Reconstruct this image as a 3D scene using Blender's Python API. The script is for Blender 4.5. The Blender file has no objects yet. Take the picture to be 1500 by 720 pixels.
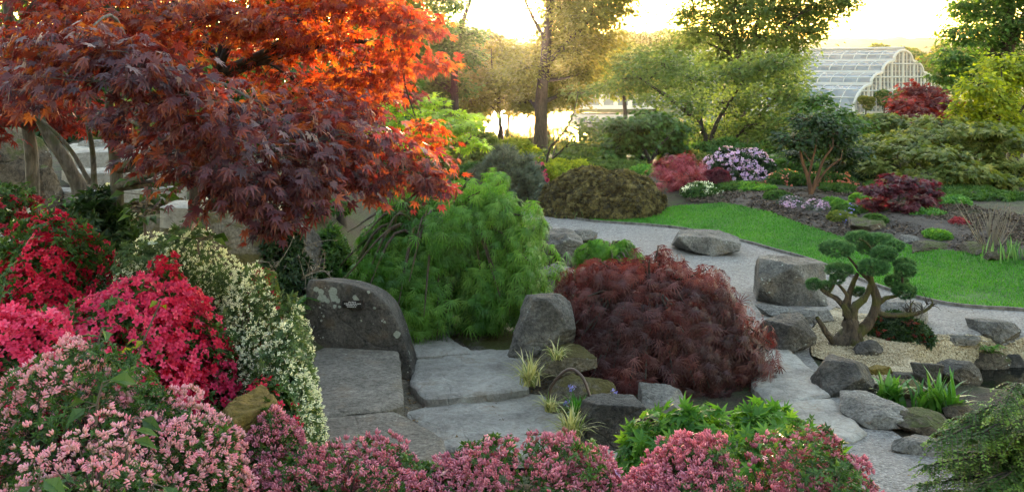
import bpy, math
import numpy as np
from mathutils import Vector
from mathutils.geometry import delaunay_2d_cdt

scene = bpy.context.scene
COL = scene.collection
R_ = math.radians
# ---------------------------------------------------------------- camera
CZ, HZ, FP = 2.5, 100.0, 1500.0          # eye height, horizon row and focal length in photo pixels
cam = bpy.data.cameras.new("camera")
cam_o = bpy.data.objects.new("camera", cam)
COL.objects.link(cam_o)
cam_o.location = (0, 0, CZ)
cam_o.rotation_euler = (R_(90), 0, 0)
cam.sensor_width = 36.0
cam.lens = 36.0
cam.shift_y = -(360 - HZ) / 1500.0
cam.clip_start = 0.05
cam.clip_end = 9000
scene.camera = cam_o
# ---------------------------------------------------------------- sky and sun
SUN_EL, SUN_AZ = 3.4, -0.6
HAZE = True
world = bpy.data.worlds.new("World")
scene.world = world
world.use_nodes = True
wn = world.node_tree
sky = wn.nodes.new("ShaderNodeTexSky")
sky.sky_type = "NISHITA"
sky.sun_disc = False
sky.sun_elevation = R_(SUN_EL)
sky.sun_rotation = R_(SUN_AZ)
sky.altitude = 100
sky.air_density = 1.0
sky.dust_density = 0.6
sky.ozone_density = 0.6
wn.links.new(sky.outputs[0], wn.nodes["Background"].inputs[0])
wn.nodes["Background"].inputs[1].default_value = 0.15
sun = bpy.data.lights.new("sun", "SUN")
sun.energy = 2.4
sun.angle = R_(0.8)
sun.color = (1.0, 0.72, 0.42)
sun_o = bpy.data.objects.new("sun", sun)
COL.objects.link(sun_o)
_sd = Vector((math.sin(R_(SUN_AZ)) * math.cos(R_(SUN_EL)), math.cos(R_(SUN_AZ)) * math.cos(R_(SUN_EL)), math.sin(R_(SUN_EL))))
sun_o.rotation_euler = _sd.to_track_quat("Z", "Y").to_euler()
sun_o.location = (0, 60, 30)
vs = scene.view_settings
vs.view_transform = "Standard"
vs.look = "None"
vs.exposure = 3.75
vs.gamma = 1.0
vs.use_white_balance = True
vs.white_balance_temperature = 6750
vs.white_balance_tint = 13
vs.use_curve_mapping = False
scene.cycles.max_bounces = 8
scene.cycles.transparent_max_bounces = 12
scene.cycles.use_denoising = True
scene.cycles.volume_step_rate = 1.0

# ---------------------------------------------------------------- numpy helpers
def nz(v):
    v = np.asarray(v, float)
    return v / np.maximum(np.linalg.norm(v, axis=-1, keepdims=True), 1e-9)

def sstep(x):
    x = np.clip(x, 0, 1)
    return x * x * (3 - 2 * x)

def _hash(ix, iy, iz):
    h = (ix * 374761393 + iy * 668265263 + iz * 2147483647) & 0xFFFFFFFF
    h = ((h ^ (h >> 13)) * 1274126177) & 0xFFFFFFFF
    return ((h ^ (h >> 16)) & 0xFFFF) / 32767.5 - 1.0

def vn(p):
    """value noise in [-1, 1]"""
    p = np.asarray(p, float)
    i = np.floor(p).astype(np.int64)
    f = p - i
    f = f * f * (3 - 2 * f)
    out = 0
    for a in (0, 1):
        for b in (0, 1):
            for c in (0, 1):
                w = (f[:, 0] if a else 1 - f[:, 0]) * (f[:, 1] if b else 1 - f[:, 1]) * (f[:, 2] if c else 1 - f[:, 2])
                out = out + w * _hash(i[:, 0] + a, i[:, 1] + b, i[:, 2] + c)
    return out

def fbm(p, o=4, g=0.5):
    p = np.asarray(p, float)
    s, a, t = 0, 1.0, 0
    for k in range(o):
        s = s + a * vn(p * 2 ** k + 17.3 * k)
        t += a
        a *= g
    return s / t

def P(px, py, Y):
    return np.array([(px - 750) / FP * Y, Y, CZ - (py - HZ) / FP * Y])

# ---------------------------------------------------------------- terrain height
def tz(x, y):
    x = np.asarray(x, float); y = np.asarray(y, float)
    z = -1.9 * sstep((y - 19) / 28) - 4.6 * sstep((y - 45) / 68)
    z = z + 1.5 * sstep((-x - 0.6) / 2.6) * sstep((y - 5) / 5) * (1 - sstep((y - 16) / 14))
    near = 0.9 * sstep((5.9 - y) / 2.2) * sstep((1.7 - x) / 1.2)
    bank = 1.0 * sstep((-x - 1.2) / 1.0) * sstep((9 - y) / 3)
    nb = np.maximum(near, bank)
    z = np.where(nb > 0, np.maximum(z, nb), z)
    d = (x - 2.63) * 0.903 + (y - 15.8) * 0.43           # rise behind the lawn edging
    z = z + 0.32 * sstep(d / 2.4) * sstep((y - 8) / 2) * (1 - sstep((y - 22) / 10))
    e = ((x - 5.0) / 1.45) ** 2 + ((y - 8.7) / 0.85) ** 2  # pond hollow
    z = z - 0.55 * sstep((1.25 - e) / 0.6)
    e = ((x + 5) / 52) ** 2 + ((y - 172) / 56) ** 2        # lake basin
    z = z - 2.5 * sstep((1.12 - e) / 0.3)
    z = z + 0.5 * sstep((y - 240) / 60)
    r = np.clip(y, 1, 60)
    z = z + 0.02 * vn(np.stack([np.ravel(x) * 1.3, np.ravel(y) * 1.3, 0 * np.ravel(x)], -1)).reshape(x.shape) * np.where(y < 40, 1, 4)
    return z

_YS = np.geomspace(1.5, 500, 5000)
def G(px, py):
    """the point of the terrain seen at a photo pixel"""
    zr = CZ - (py - HZ) / FP * _YS
    t = tz((px - 750) / FP * _YS, _YS)
    k = np.argmax(zr <= t) if np.any(zr <= t) else len(_YS) - 1
    Y = _YS[k]
    x = (px - 750) / FP * Y
    return np.array([x, Y, float(tz(np.array([x]), np.array([Y]))[0])])

def ground(x, y):
    return float(tz(np.array([float(x)]), np.array([float(y)]))[0])

# ---------------------------------------------------------------- mesh objects
ORG = {}
def props(o, label=None, cat=None, group=None, kind=None):
    for k, v in (("label", label), ("category", cat), ("group", group), ("kind", kind)):
        if v:
            o[k] = v
    return o

def thing(name, label, cat, loc, group=None):
    o = bpy.data.objects.new(name, None)
    COL.objects.link(o)
    o.empty_display_size = 0.1
    o.location = [float(c) for c in loc]
    ORG[o.name] = np.array([float(c) for c in loc])
    return props(o, label, cat, group)

def mesh(name, chunks, mats, parent=None, org=None, smooth=False):
    """chunks: (verts, faces, tint or None[, material index])"""
    if org is None:
        p = parent
        while p is not None and p.parent is not None:
            p = p.parent
        org = ORG[p.name] if p is not None else np.zeros(3)
    V, L, S, T, M = [], [], [], [], []
    vo = 0
    for ch in chunks:
        v, f, t = ch[:3]
        if len(v) == 0:
            continue
        v = np.asarray(v, float)
        f = np.asarray(f, np.int64)
        V.append(v - org)
        L.append((f + vo).ravel())
        S.append(np.full(len(f), f.shape[1]))
        T.append(np.zeros(len(v)) + (0.5 if t is None else t))
        M.append(np.full(len(f), ch[3] if len(ch) > 3 else 0))
        vo += len(v)
    V = np.concatenate(V); L = np.concatenate(L); S = np.concatenate(S); T = np.concatenate(T); M = np.concatenate(M)
    me = bpy.data.meshes.new(name)
    me.vertices.add(len(V)); me.loops.add(len(L)); me.polygons.add(len(S))
    me.vertices.foreach_set("co", V.astype(np.float32).ravel())
    me.loops.foreach_set("vertex_index", L.astype(np.int32))
    st = np.concatenate([[0], np.cumsum(S)[:-1]])
    me.polygons.foreach_set("loop_start", st.astype(np.int32))
    me.polygons.foreach_set("material_index", M.astype(np.int32))
    me.polygons.foreach_set("use_smooth", np.full(len(S), bool(smooth)))
    me.update(calc_edges=True)
    a = me.attributes.new("tint", "FLOAT", "POINT")
    a.data.foreach_set("value", T.astype(np.float32))
    for m in (mats if isinstance(mats, (list, tuple)) else [mats]):
        me.materials.append(m)
    o = bpy.data.objects.new(name, me)
    COL.objects.link(o)
    if parent is not None:
        o.parent = parent
    else:
        o.location = [float(c) for c in org]
        ORG[o.name] = np.array(org, float)
    return o

def single(name, label, cat, chunks, mats, loc=(0, 0, 0), group=None, kind=None, smooth=False):
    return props(mesh(name, chunks, mats, None, np.array([float(c) for c in loc]), smooth), label, cat, group, kind)

def inst(T, pos, fwd, nrm, s, tint):
    tv, tf, tt = T
    y = nz(fwd)
    z = nrm - (nrm * y).sum(-1, keepdims=True) * y
    z = nz(z)
    x = np.cross(y, z)
    s = np.broadcast_to(np.asarray(s, float), (len(pos),))[:, None, None]
    v = pos[:, None, :] + s * (tv[None, :, 0:1] * x[:, None] + tv[None, :, 1:2] * y[:, None] + tv[None, :, 2:3] * z[:, None])
    n, k = len(pos), len(tv)
    f = (tf[None] + (np.arange(n) * k)[:, None, None]).reshape(-1, tf.shape[1])
    t = np.clip(np.broadcast_to(np.asarray(tint, float), (n,))[:, None] + (0 if tt is None else tt[None]), 0, 1)
    return v.reshape(-1, 3), f, np.broadcast_to(t, (n, k)).reshape(-1)

def curve(pts, n):
    p = np.asarray(pts, float)
    if len(p) == 2:
        t = np.linspace(0, 1, n)[:, None]
        return p[0] * (1 - t) + p[1] * t
    e = np.vstack([2 * p[0] - p[1], p, 2 * p[-1] - p[-2]])
    out = []
    for u in np.linspace(0, len(p) - 1, n):
        i = min(int(u), len(p) - 2); t = u - i
        a, b, c, d = e[i], e[i + 1], e[i + 2], e[i + 3]
        out.append(0.5 * (2 * b + (c - a) * t + (2 * a - 5 * b + 4 * c - d) * t * t + (3 * b - a - 3 * c + d) * t ** 3))
    return np.array(out)

def tube(pts, r, k=7, rough=0.0, seed=0.0):
    p = np.asarray(pts, float); n = len(p)
    r = np.broadcast_to(np.asarray(r, float), (n,))
    d = nz(np.gradient(p, axis=0))
    up = np.array([0.3, 0.2, 1.0]) if abs(d[:, 2]).mean() < 0.8 else np.array([1.0, 0.2, 0.1])
    x = nz(np.cross(np.broadcast_to(up, d.shape), d)); y = np.cross(d, x)
    a = np.linspace(0, 2 * np.pi, k, endpoint=False)
    ring = np.cos(a)[None, :, None] * x[:, None] + np.sin(a)[None, :, None] * y[:, None]
    rr = r[:, None]
    if rough:
        q = (p[:, None] + ring * 0.3).reshape(-1, 3) * 9 + seed
        rr = rr * (1 + rough * fbm(q, 2).reshape(n, k))
    v = (p[:, None] + ring * rr[..., None]).reshape(-1, 3)
    i = np.arange(n - 1)[:, None] * k; j = np.arange(k)[None]; j2 = (j + 1) % k
    f = np.stack([i + j, i + j2, i + k + j2, i + k + j], -1).reshape(-1, 4)
    return v, f, None

def box(c, s, rz=0.0):
    c = np.asarray(c, float); s = np.asarray(s, float) / 2
    v = np.array([[a, b, d] for a in (-1, 1) for b in (-1, 1) for d in (-1, 1)], float) * s
    ca, sa = math.cos(rz), math.sin(rz)
    v = np.stack([v[:, 0] * ca - v[:, 1] * sa, v[:, 0] * sa + v[:, 1] * ca, v[:, 2]], -1) + c
    f = np.array([[0, 1, 3, 2], [4, 6, 7, 5], [0, 4, 5, 1], [2, 3, 7, 6], [0, 2, 6, 4], [1, 5, 7, 3]])
    return v, f, None

# ---------------------------------------------------------------- materials
def mat(name):
    m = bpy.data.materials.new(name); m.use_nodes = True
    nt = m.node_tree
    return m, nt, nt.nodes["Principled BSDF"], nt.nodes["Material Output"]

def nd(nt, t, **kw):
    n = nt.nodes.new(t)
    for k, v in kw.items():
        setattr(n, k, v)
    return n

def ramp(nt, fac, stops, interp="LINEAR"):
    r = nd(nt, "ShaderNodeValToRGB"); r.color_ramp.interpolation = interp
    e = r.color_ramp.elements
    while len(e) < len(stops):
        e.new(0.5)
    for q, (p, c) in zip(e, stops):
        q.position = p
        q.color = (*c, 1) if len(c) == 3 else c
    if fac is not None:
        nt.links.new(fac, r.inputs[0])
    return r.outputs[0]

def mixc(nt, fac, a, b, mode="MIX"):
    m = nd(nt, "ShaderNodeMix", data_type="RGBA", blend_type=mode)
    for s, v in ((m.inputs[0], fac), (m.inputs[6], a), (m.inputs[7], b)):
        if isinstance(v, (int, float)):
            s.default_value = v
        elif isinstance(v, tuple):
            s.default_value = (*v, 1)
        else:
            nt.links.new(v, s)
    return m.outputs[2]

def noise(nt, co, scale, detail=4, rough=0.55):
    n = nd(nt, "ShaderNodeTexNoise"); n.inputs["Scale"].default_value = scale
    n.inputs["Detail"].default_value = detail; n.inputs["Roughness"].default_value = rough
    nt.links.new(co, n.inputs["Vector"])
    return n.outputs[0]

def voro(nt, co, scale, out=0, feature="F1"):
    n = nd(nt, "ShaderNodeTexVoronoi", feature=feature); n.inputs["Scale"].default_value = scale
    nt.links.new(co, n.inputs["Vector"])
    return n.outputs[out]

def mth(nt, op, a, b=None, clamp=False):
    n = nd(nt, "ShaderNodeMath", operation=op, use_clamp=clamp)
    for s, v in zip(n.inputs, (a, b)):
        if v is None:
            continue
        if isinstance(v, (int, float)):
            s.default_value = v
        else:
            nt.links.new(v, s)
    return n.outputs[0]

def bump(nt, bs, h, strength=0.5, dist=0.02):
    b = nd(nt, "ShaderNodeBump"); b.inputs["Strength"].default_value = strength; b.inputs["Distance"].default_value = dist
    nt.links.new(h, b.inputs["Height"]); nt.links.new(b.outputs[0], bs.inputs["Normal"])

def leaf_mat(name, cols, trans=None, tf=0.35, rough=0.5, spec=0.35):
    m, nt, bs, out = mat(name)
    a = nd(nt, "ShaderNodeAttribute", attribute_name="tint")
    n = len(cols)
    c = ramp(nt, a.outputs["Fac"], [(i / max(1, n - 1), col) for i, col in enumerate(cols)])
    nt.links.new(c, bs.inputs["Base Color"])
    bs.inputs["Roughness"].default_value = rough
    bs.inputs["Specular IOR Level"].default_value = spec
    if tf > 0:
        t = nd(nt, "ShaderNodeBsdfTranslucent")
        if trans is None:
            nt.links.new(mixc(nt, 1.0, c, (2.2, 2.0, 0.9), "MULTIPLY"), t.inputs[0])
        else:
            tl = trans if isinstance(trans, list) else [tuple(x * 0.7 for x in trans), trans]
            nt.links.new(ramp(nt, a.outputs["Fac"], [(i / (len(tl) - 1), q) for i, q in enumerate(tl)]), t.inputs[0])
        mx = nd(nt, "ShaderNodeMixShader"); mx.inputs[0].default_value = tf
        nt.links.new(bs.outputs[0], mx.inputs[1]); nt.links.new(t.outputs[0], mx.inputs[2])
        nt.links.new(mx.outputs[0], out.inputs[0])
    return m

def bark_mat(name, a, b, moss=None, sc=14):
    m, nt, bs, out = mat(name)
    tc = nd(nt, "ShaderNodeTexCoord")
    mp = nd(nt, "ShaderNodeMapping"); mp.inputs["Scale"].default_value = (1, 1, 0.25)
    nt.links.new(tc.outputs["Object"], mp.inputs[0])
    n = noise(nt, mp.outputs[0], sc, 6, 0.65)
    c = ramp(nt, n, [(0.35, a), (0.65, b)])
    if moss:
        n2 = noise(nt, tc.outputs["Object"], 6, 3)
        c = mixc(nt, ramp(nt, n2, [(0.48, (0, 0, 0)), (0.6, (1, 1, 1))]), c, moss)
    nt.links.new(c, bs.inputs["Base Color"])
    bs.inputs["Roughness"].default_value = 0.9
    bump(nt, bs, n, 0.8, 0.03)
    return m

def nd_noise3(nt, co, sc):
    n = nd(nt, "ShaderNodeTexNoise"); n.inputs["Scale"].default_value = sc
    nt.links.new(co, n.inputs["Vector"])
    return n.outputs["Color"]

def rock_mat(name, a, b, lichen=0.5, moss=0.0, mossc=(0.06, 0.07, 0.015), sc=1.0, lc=(0.42, 0.44, 0.40), rough=0.8, spots=None, grain=.85):
    m, nt, bs, out = mat(name)
    tc = nd(nt, "ShaderNodeTexCoord"); co = tc.outputs["Object"]
    n1 = noise(nt, co, 3.2 * sc, 8, 0.65)
    n2 = noise(nt, co, 42 * sc, 8, 0.75)
    c = ramp(nt, n1, [(0.36, a), (0.62, b)])
    c = mixc(nt, grain, c, ramp(nt, n2, [(0.36, (0.12, 0.12, 0.12)), (0.64, (0.95, 0.93, 0.9))]), "SOFT_LIGHT")
    n5 = noise(nt, co, 9 * sc, 5, 0.7)
    c = mixc(nt, ramp(nt, n5, [(0.55, (0, 0, 0)), (0.72, (0.35, 0.35, 0.35))]), c, tuple(min(1, 1.4 * q) for q in b))
    # rusty streaks
    n3 = noise(nt, co, 5.5 * sc, 4)
    c = mixc(nt, mth(nt, "MULTIPLY", ramp(nt, n3, [(0.56, (0, 0, 0)), (0.72, (1, 1, 1))]), 0.45), c, (0.19, 0.13, 0.075))
    if lichen:
        v = voro(nt, co, 26 * sc); w = noise(nt, co, 60 * sc, 3)
        n4 = noise(nt, co, 4.5 * sc, 3)
        thr = mth(nt, "MULTIPLY", ramp(nt, n4, [(0.52 - 0.12 * lichen, (0, 0, 0)), (0.75, (1, 1, 1))]), 0.42)
        msk = mth(nt, "GREATER_THAN", mth(nt, "ADD", thr, mth(nt, "MULTIPLY", w, 0.12)), mth(nt, "ADD", v, 0.10))
        c = mixc(nt, mth(nt, "MULTIPLY", msk, 0.8), c, lc)
    if spots:
        wob = mth(nt, "MULTIPLY", mth(nt, "SUBTRACT", noise(nt, co, 45, 3), .5), .035); acc = None
        for sx_, sy_, sz_, r_ in spots:
            dn_ = nd(nt, "ShaderNodeVectorMath", operation="DISTANCE"); dn_.inputs[1].default_value = (sx_, sy_, sz_)
            nt.links.new(co, dn_.inputs[0])
            e_ = mth(nt, "LESS_THAN", mth(nt, "ADD", dn_.outputs["Value"], wob), r_)
            acc = e_ if acc is None else mth(nt, "MAXIMUM", acc, e_)
        c = mixc(nt, mth(nt, "MULTIPLY", acc, .85), c, mixc(nt, noise(nt, co, 90, 3), (.26, .29, .25), (.50, .54, .48)))
    if moss:
        g = nd(nt, "ShaderNodeNewGeometry"); sx = nd(nt, "ShaderNodeSeparateXYZ")
        nt.links.new(g.outputs["Normal"], sx.inputs[0])
        k = mth(nt, "ADD", mth(nt, "MULTIPLY", sx.outputs[2], 0.35), noise(nt, co, 4 * sc, 5))
        msk = ramp(nt, k, [(0.82 - 0.3 * moss, (0, 0, 0)), (0.92 - 0.3 * moss, (1, 1, 1))])
        c = mixc(nt, msk, c, mixc(nt, noise(nt, co, 40, 3), tuple(0.2 * q for q in mossc), tuple(1.9 * q for q in mossc)))
    nt.links.new(c, bs.inputs["Base Color"])
    bs.inputs["Roughness"].default_value = rough
    bs.inputs["Specular IOR Level"].default_value = 0.35
    cr = voro(nt, mixc(nt, 0.12, co, nd_noise3(nt, co, 5 * sc)), 3.1 * sc, 0, "DISTANCE_TO_EDGE")
    crk = ramp(nt, cr, [(0.0, (0, 0, 0)), (0.03, (1, 1, 1))])
    h = mth(nt, "ADD", mth(nt, "ADD", n1, mth(nt, "MULTIPLY", n2, 0.45)), mth(nt, "MULTIPLY", crk, 0.16))
    bump(nt, bs, h, 1.0, 0.07)
    return m

def plain(name, c, rough=0.5, metal=0.0, spec=0.5):
    m, nt, bs, out = mat(name)
    tc = nd(nt, "ShaderNodeTexCoord")
    nt.links.new(mixc(nt, noise(nt, tc.outputs["Object"], 20, 4), tuple(0.75 * q for q in c), tuple(min(1, 1.2 * q) for q in c)), bs.inputs["Base Color"])
    bs.inputs["Roughness"].default_value = rough; bs.inputs["Metallic"].default_value = metal
    bs.inputs["Specular IOR Level"].default_value = spec
    return m

# ---------------------------------------------------------------- leaf templates (length 1 along +Y, face up +Z)
def fan(lobes, w, droop=0.25, two=False):
    V, F, T = [], [], []
    for a, l in lobes:
        a = R_(a); d = np.array([math.sin(a), math.cos(a)]); e = np.array([d[1], -d[0]])
        def q(t, s):
            p = d * l * t + e * s
            return [p[0], p[1], -droop * (l * t) ** 2]
        o = len(V)
        if two:
            V += [q(0, -w * .25), q(0, w * .25), q(.5, w / 2), q(.5, -w / 2), q(1, w * .06), q(1, -w * .06)]
            F += [[o, o + 1, o + 2, o + 3], [o + 3, o + 2, o + 4, o + 5]]
            T += [0, 0, 0, 0, .12, .12]
        else:
            V += [q(0, 0), q(.42, w / 2), q(1, 0), q(.42, -w / 2)]
            F += [[o, o + 1, o + 2, o + 3]]
            T += [-.05, 0, .1, 0]
    return np.array(V, float), np.array(F), np.array(T)

PALM7 = fan([(-118, .42), (-78, .68), (-38, .92), (0, 1), (38, .92), (78, .68), (118, .42)], .27, .28)
PALM7S = [PALM7, fan([(-112, .45), (-74, .7), (-36, .9), (0, 1), (36, .95), (72, .7), (110, .4)], .22, .55), fan([(-100, .35), (-66, .62), (-32, .9), (0, 1.05), (34, .88), (70, .66), (104, .4)], .24, .05)]
PALM5 = fan([(-85, .55), (-42, .85), (0, 1), (42, .85), (85, .55)], .32, .22)
LACE = fan([(-80, .55), (-48, .8), (-22, .95), (0, 1.05), (22, .95), (48, .8), (80, .55)], .07, .6, True)

def ell(w=.5, fold=.12, bend=.2):
    V = np.array([[0, 0, 0], [w / 2, .45, fold], [0, 1, -bend], [-w / 2, .45, fold], [0, .5, -.02]], float)
    return V, np.array([[0, 1, 2, 4], [0, 4, 2, 3]]), np.array([-.05, 0, .1, 0, 0.])
LEAF = ell()
KITE = (np.array([[0, 0, 0], [.25, .45, 0.06], [0, 1, 0], [-.25, .45, 0.06]], float), np.array([[0, 1, 2, 3]]), None)
WIDE = (np.array([[0, 0, 0], [.38, .45, 0.05], [0, 1, -.1], [-.38, .45, 0.05]], float), np.array([[0, 1, 2, 3]]), None)

def combine(items):
    """items: (template, origin, fwd, nrm, scale, tint offset) -> template"""
    V, F, T = [], [], []; o = 0
    for t, p, f, n, s, dt in items:
        v, q, tt = inst((t[0], t[1], None), np.array([p], float), np.array([f], float), np.array([n], float), s, 0)
        V.append(v); F.append(q + o); T.append((0 if t[2] is None else t[2]) + np.full(len(v), dt)); o += len(v)
    return np.concatenate(V), np.concatenate(F), np.concatenate(T)

def rosette(n, up=.55, w=.42, seed=0):
    r = np.random.default_rng(seed); it = []
    for i in range(n):
        a = 2 * np.pi * (i + r.uniform(-.3, .3)) / n
        u = up + r.uniform(-.3, .3)
        f = (math.cos(a), math.sin(a), u)
        it.append((ell(w), (0, 0, 0), f, (-math.cos(a) * u, -math.sin(a) * u, 1), r.uniform(.75, 1.1), r.uniform(-.12, .12)))
    return combine(it)
# templates whose axis is +Z (use nrm = axis): rosettes, flowers, buds
ROS6 = rosette(6, .5)
ROS8 = rosette(8, .35, .34, 3)

def bud(k=4):
    V = [[0, 0, 0]]; T = [-.3]
    for z, r, t in ((.3, .15, -.12), (.65, .19, .1)):
        for i in range(k):
            a = 2 * np.pi * i / k
            V.append([r * math.cos(a), r * math.sin(a), z]); T.append(t)
    V.append([0, 0, 1.05]); T.append(.28)
    F = []
    for i in range(k):
        j = (i + 1) % k
        F += [[0, 1 + j, 1 + i, 1 + i], [1 + i, 1 + j, 1 + k + j, 1 + k + i], [1 + k + i, 1 + k + j, 2 * k + 1, 2 * k + 1]]
    F2 = []
    for f in F:                       # no doubled corners: split into triangles
        if len(set(f)) == 4:
            F2 += [[f[0], f[1], f[2]], [f[0], f[2], f[3]]]
        else:
            g = list(dict.fromkeys(f)); F2.append(g)
    return np.array(V, float), np.array(F2), np.array(T)
BUD = bud()

def bud_cluster(n=4, seed=1):
    r = np.random.default_rng(seed); it = []
    for i in range(n):
        a = 2 * np.pi * i / n + r.uniform(-.4, .4); s = .28 + r.uniform(-.15, .15)
        ax = (math.cos(a) * s, math.sin(a) * s, 1)
        it.append((BUD, (math.cos(a) * .22, math.sin(a) * .22, r.uniform(-.2, .1)), (math.sin(a), -math.cos(a), 0), ax, r.uniform(.75, 1.05), r.uniform(-.1, .1)))
    return combine(it)
BUDS = bud_cluster(5)
BUDS3 = bud_cluster(3, 5)

def bloom(n=5, w=.62, cup=.55, seed=2):
    r = np.random.default_rng(seed); it = []
    pet = (np.array([[-.06, 0, 0], [.06, 0, 0], [w / 2, .55, .1], [-w / 2, .55, .1], [.16, 1, -.12], [-.16, 1, -.12]], float),
           np.array([[0, 1, 2, 3], [3, 2, 4, 5]]), np.array([-.3, -.3, 0, 0, .12, .12]))
    for i in range(n):
        a = 2 * np.pi * i / n + r.uniform(-.15, .15); c = cup + r.uniform(-.2, .2)
        it.append((pet, (0, 0, 0), (math.cos(a), math.sin(a), c), (-math.cos(a) * c, -math.sin(a) * c, 1), .5 * r.uniform(.85, 1.1), r.uniform(-.1, .1)))
    return combine(it)
BLOOM = bloom()

def tuft(n=26, spread=1.1, w=.05, seed=4):
    r = np.random.default_rng(seed); it = []
    nd_ = (np.array([[-w, 0, 0], [w, 0, 0], [0, 1, 0]], float), np.array([[0, 1, 2]]), np.array([-.15, -.15, .12]))
    for i in range(n):
        a = r.uniform(0, 2 * np.pi); s = r.uniform(.1, spread)
        f = (math.cos(a) * s, math.sin(a) * s, 1)
        it.append((nd_, (0, 0, 0), f, (-math.sin(a), math.cos(a), r.uniform(-1, 1)), r.uniform(.7, 1.05), r.uniform(-.1, .1)))
    return combine(it)
TUFT = tuft()

# ---------------------------------------------------------------- plant builders
def rand_perp(rng, n):
    return nz(rng.normal(size=(n, 3)))

def path_sub(rng, a, b, sag, n=6):
    m = (a + b) / 2 + np.array([0, 0, sag]) + rng.normal(size=3) * 0.06 * np.linalg.norm(b - a)
    return curve([a, m, b], n)

def tree(name, label, cat, stems, Y, clumps, lmat, bmat, T=WIDE, size=.1, cover=3.0, group=None, seed=0, droop=.5, m=24,
         subr=.32, base=None, tw=True, flat=.55, nlimb=8, face=.35, gauss=.9, shell=.45, limb_r=.35, jit=.35, tintspread=.22):
    """stems: list of (points (px,py[,Y]), r0, r1); clumps: (px,py,Y or None,rx,ry[,rd m]) in photo pixels"""
    rng = np.random.default_rng(seed)
    S = []
    for pts, r0, r1 in stems:
        c = np.array([P(q[0], q[1], q[2] if len(q) > 2 else Y) for q in pts])
        S.append((c, r0, r1))
    b = S[0][0][0].copy() if base is None else np.array(base, float)
    g = ground(b[0], b[1])
    if S[0][0][0][2] > g + .02:                       # run the first stem down into the ground
        S[0] = (np.vstack([[b[0], b[1], g - .05], S[0][0]]), S[0][1], S[0][2])
    root = thing(name, label, cat, (b[0], b[1], g), group)
    wood, samp = [], []
    for k, (c, r0, r1) in enumerate(S):
        q = curve(c, 18)
        rr = np.linspace(r0, r1, 18); rr[:2] *= (1.35, 1.1)
        wood.append(tube(q, rr, 9, .15, seed + k)); samp.append(np.c_[q, rr])
    trunk = mesh("trunk", wood, bmat, root, smooth=True)
    samp = np.concatenate(samp)
    limbs, twigs, leaves = [], [], []
    for ci, cl in enumerate(clumps):
        cy = cl[2] if cl[2] else Y + rng.uniform(-.06, .06) * Y
        c = P(cl[0], cl[1], cy); rx = cl[3] / FP * cy; rz = cl[4] / FP * cy; ry = cl[5] if len(cl) > 5 else rx * .8
        dd = np.linalg.norm(samp[:, :3] - c, axis=1) + np.maximum(0, samp[:, 2] - c[2] + .1 * rz) * 1.5
        k = int(np.argmin(dd)); s0 = samp[k]
        lp = path_sub(rng, s0[:3], c, .12 * np.linalg.norm(c - s0[:3]), 9)
        lr = np.linspace(min(s0[3] * .75, limb_r * s0[3] + .012 * np.linalg.norm(c - s0[:3])), .15 * limb_r * s0[3] + .002, 9)
        limbs.append(tube(lp, lr, 6, .1, seed))
        lpx = cl[3] * cl[4] * 3.14
        px = size / cy * FP
        nl = int(cover * (1 if Y < 14 else 2.4) * lpx / (.38 * px * px))
        ns = max(3, nl // m)
        u = nz(rng.normal(size=(ns, 3)))
        rad = shell + (1 - shell) * rng.random(ns) ** .6
        sub = c + u * rad[:, None] * np.array([rx, ry, rz])
        if tw:
            for q in sub[: min(ns, 40)]:
                j = int(np.argmin(np.linalg.norm(lp[3:] - q, axis=1))) + 3
                tp = path_sub(rng, lp[j], q, .05 * rx, 5)
                twigs.append(tube(tp, np.linspace(max(lr[j] * .6, size * .05), size * .02, 5), 4))
        si = np.repeat(np.arange(ns), m)
        sr = subr * min(rx, rz * 2)
        off = rng.normal(size=(len(si), 3)) * np.array([sr, sr, sr * flat]) * gauss
        pos = sub[si] + off
        out = nz((pos - c) * np.array([1, 1, .15]) + 1e-6)
        fwd = out * .9 + nz(off) * .5 + rng.normal(size=pos.shape) * jit + np.array([0, 0, -droop])
        nrm = np.array([0, 0, 1.0]) + out * face + rng.normal(size=pos.shape) * jit
        t = .5 + np.repeat(rng.normal(size=ns) * tintspread * .7, m) + rng.normal(size=len(si)) * tintspread
        TL = T if isinstance(T, list) else [T]
        pick = rng.integers(0, len(TL), len(si)); sz_ = size * rng.uniform(.6, 1.2, len(si))
        for ti, tt_ in enumerate(TL):
            k = pick == ti
            if k.any():
                leaves.append(inst(tt_, pos[k], fwd[k], nrm[k], sz_[k], t[k]))
    for q in limbs[:nlimb]:
        mesh("limb", [q], bmat, root, smooth=True)
    rest = limbs[nlimb:] + twigs
    if rest:
        mesh("twig", rest, bmat, root, smooth=True)
    mesh("crown", leaves, lmat, root)
    return root

def dome(rng, n, R, seed, lump=.14, freq=2.2, zmin=-.05, hum=0, humr=.12, boxy=1.0):
    u = nz(rng.normal(size=(int(n * 2.4) + 50, 3)))
    u = u[u[:, 2] > zmin][:n]
    r = 1 + lump * fbm(u * freq + seed * 7.7, 3)
    if hum:
        h = nz(rng.normal(size=(hum * 2, 3))); h = h[h[:, 2] > -.2]
        dmin = np.full(len(u), 9.0)
        for q in h:
            dmin = np.minimum(dmin, np.linalg.norm(u - q, axis=1))
        r = r + humr * (1 - np.minimum(dmin / (1.8 / math.sqrt(len(h))), 1.3) ** 1.5)
    r = r / np.percentile(r, 93)
    b = np.sign(u) * np.abs(u) ** np.array([boxy, 1, (1 + boxy) / 2])
    return u, b * r[:, None] * R, nz(u / R)

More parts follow.
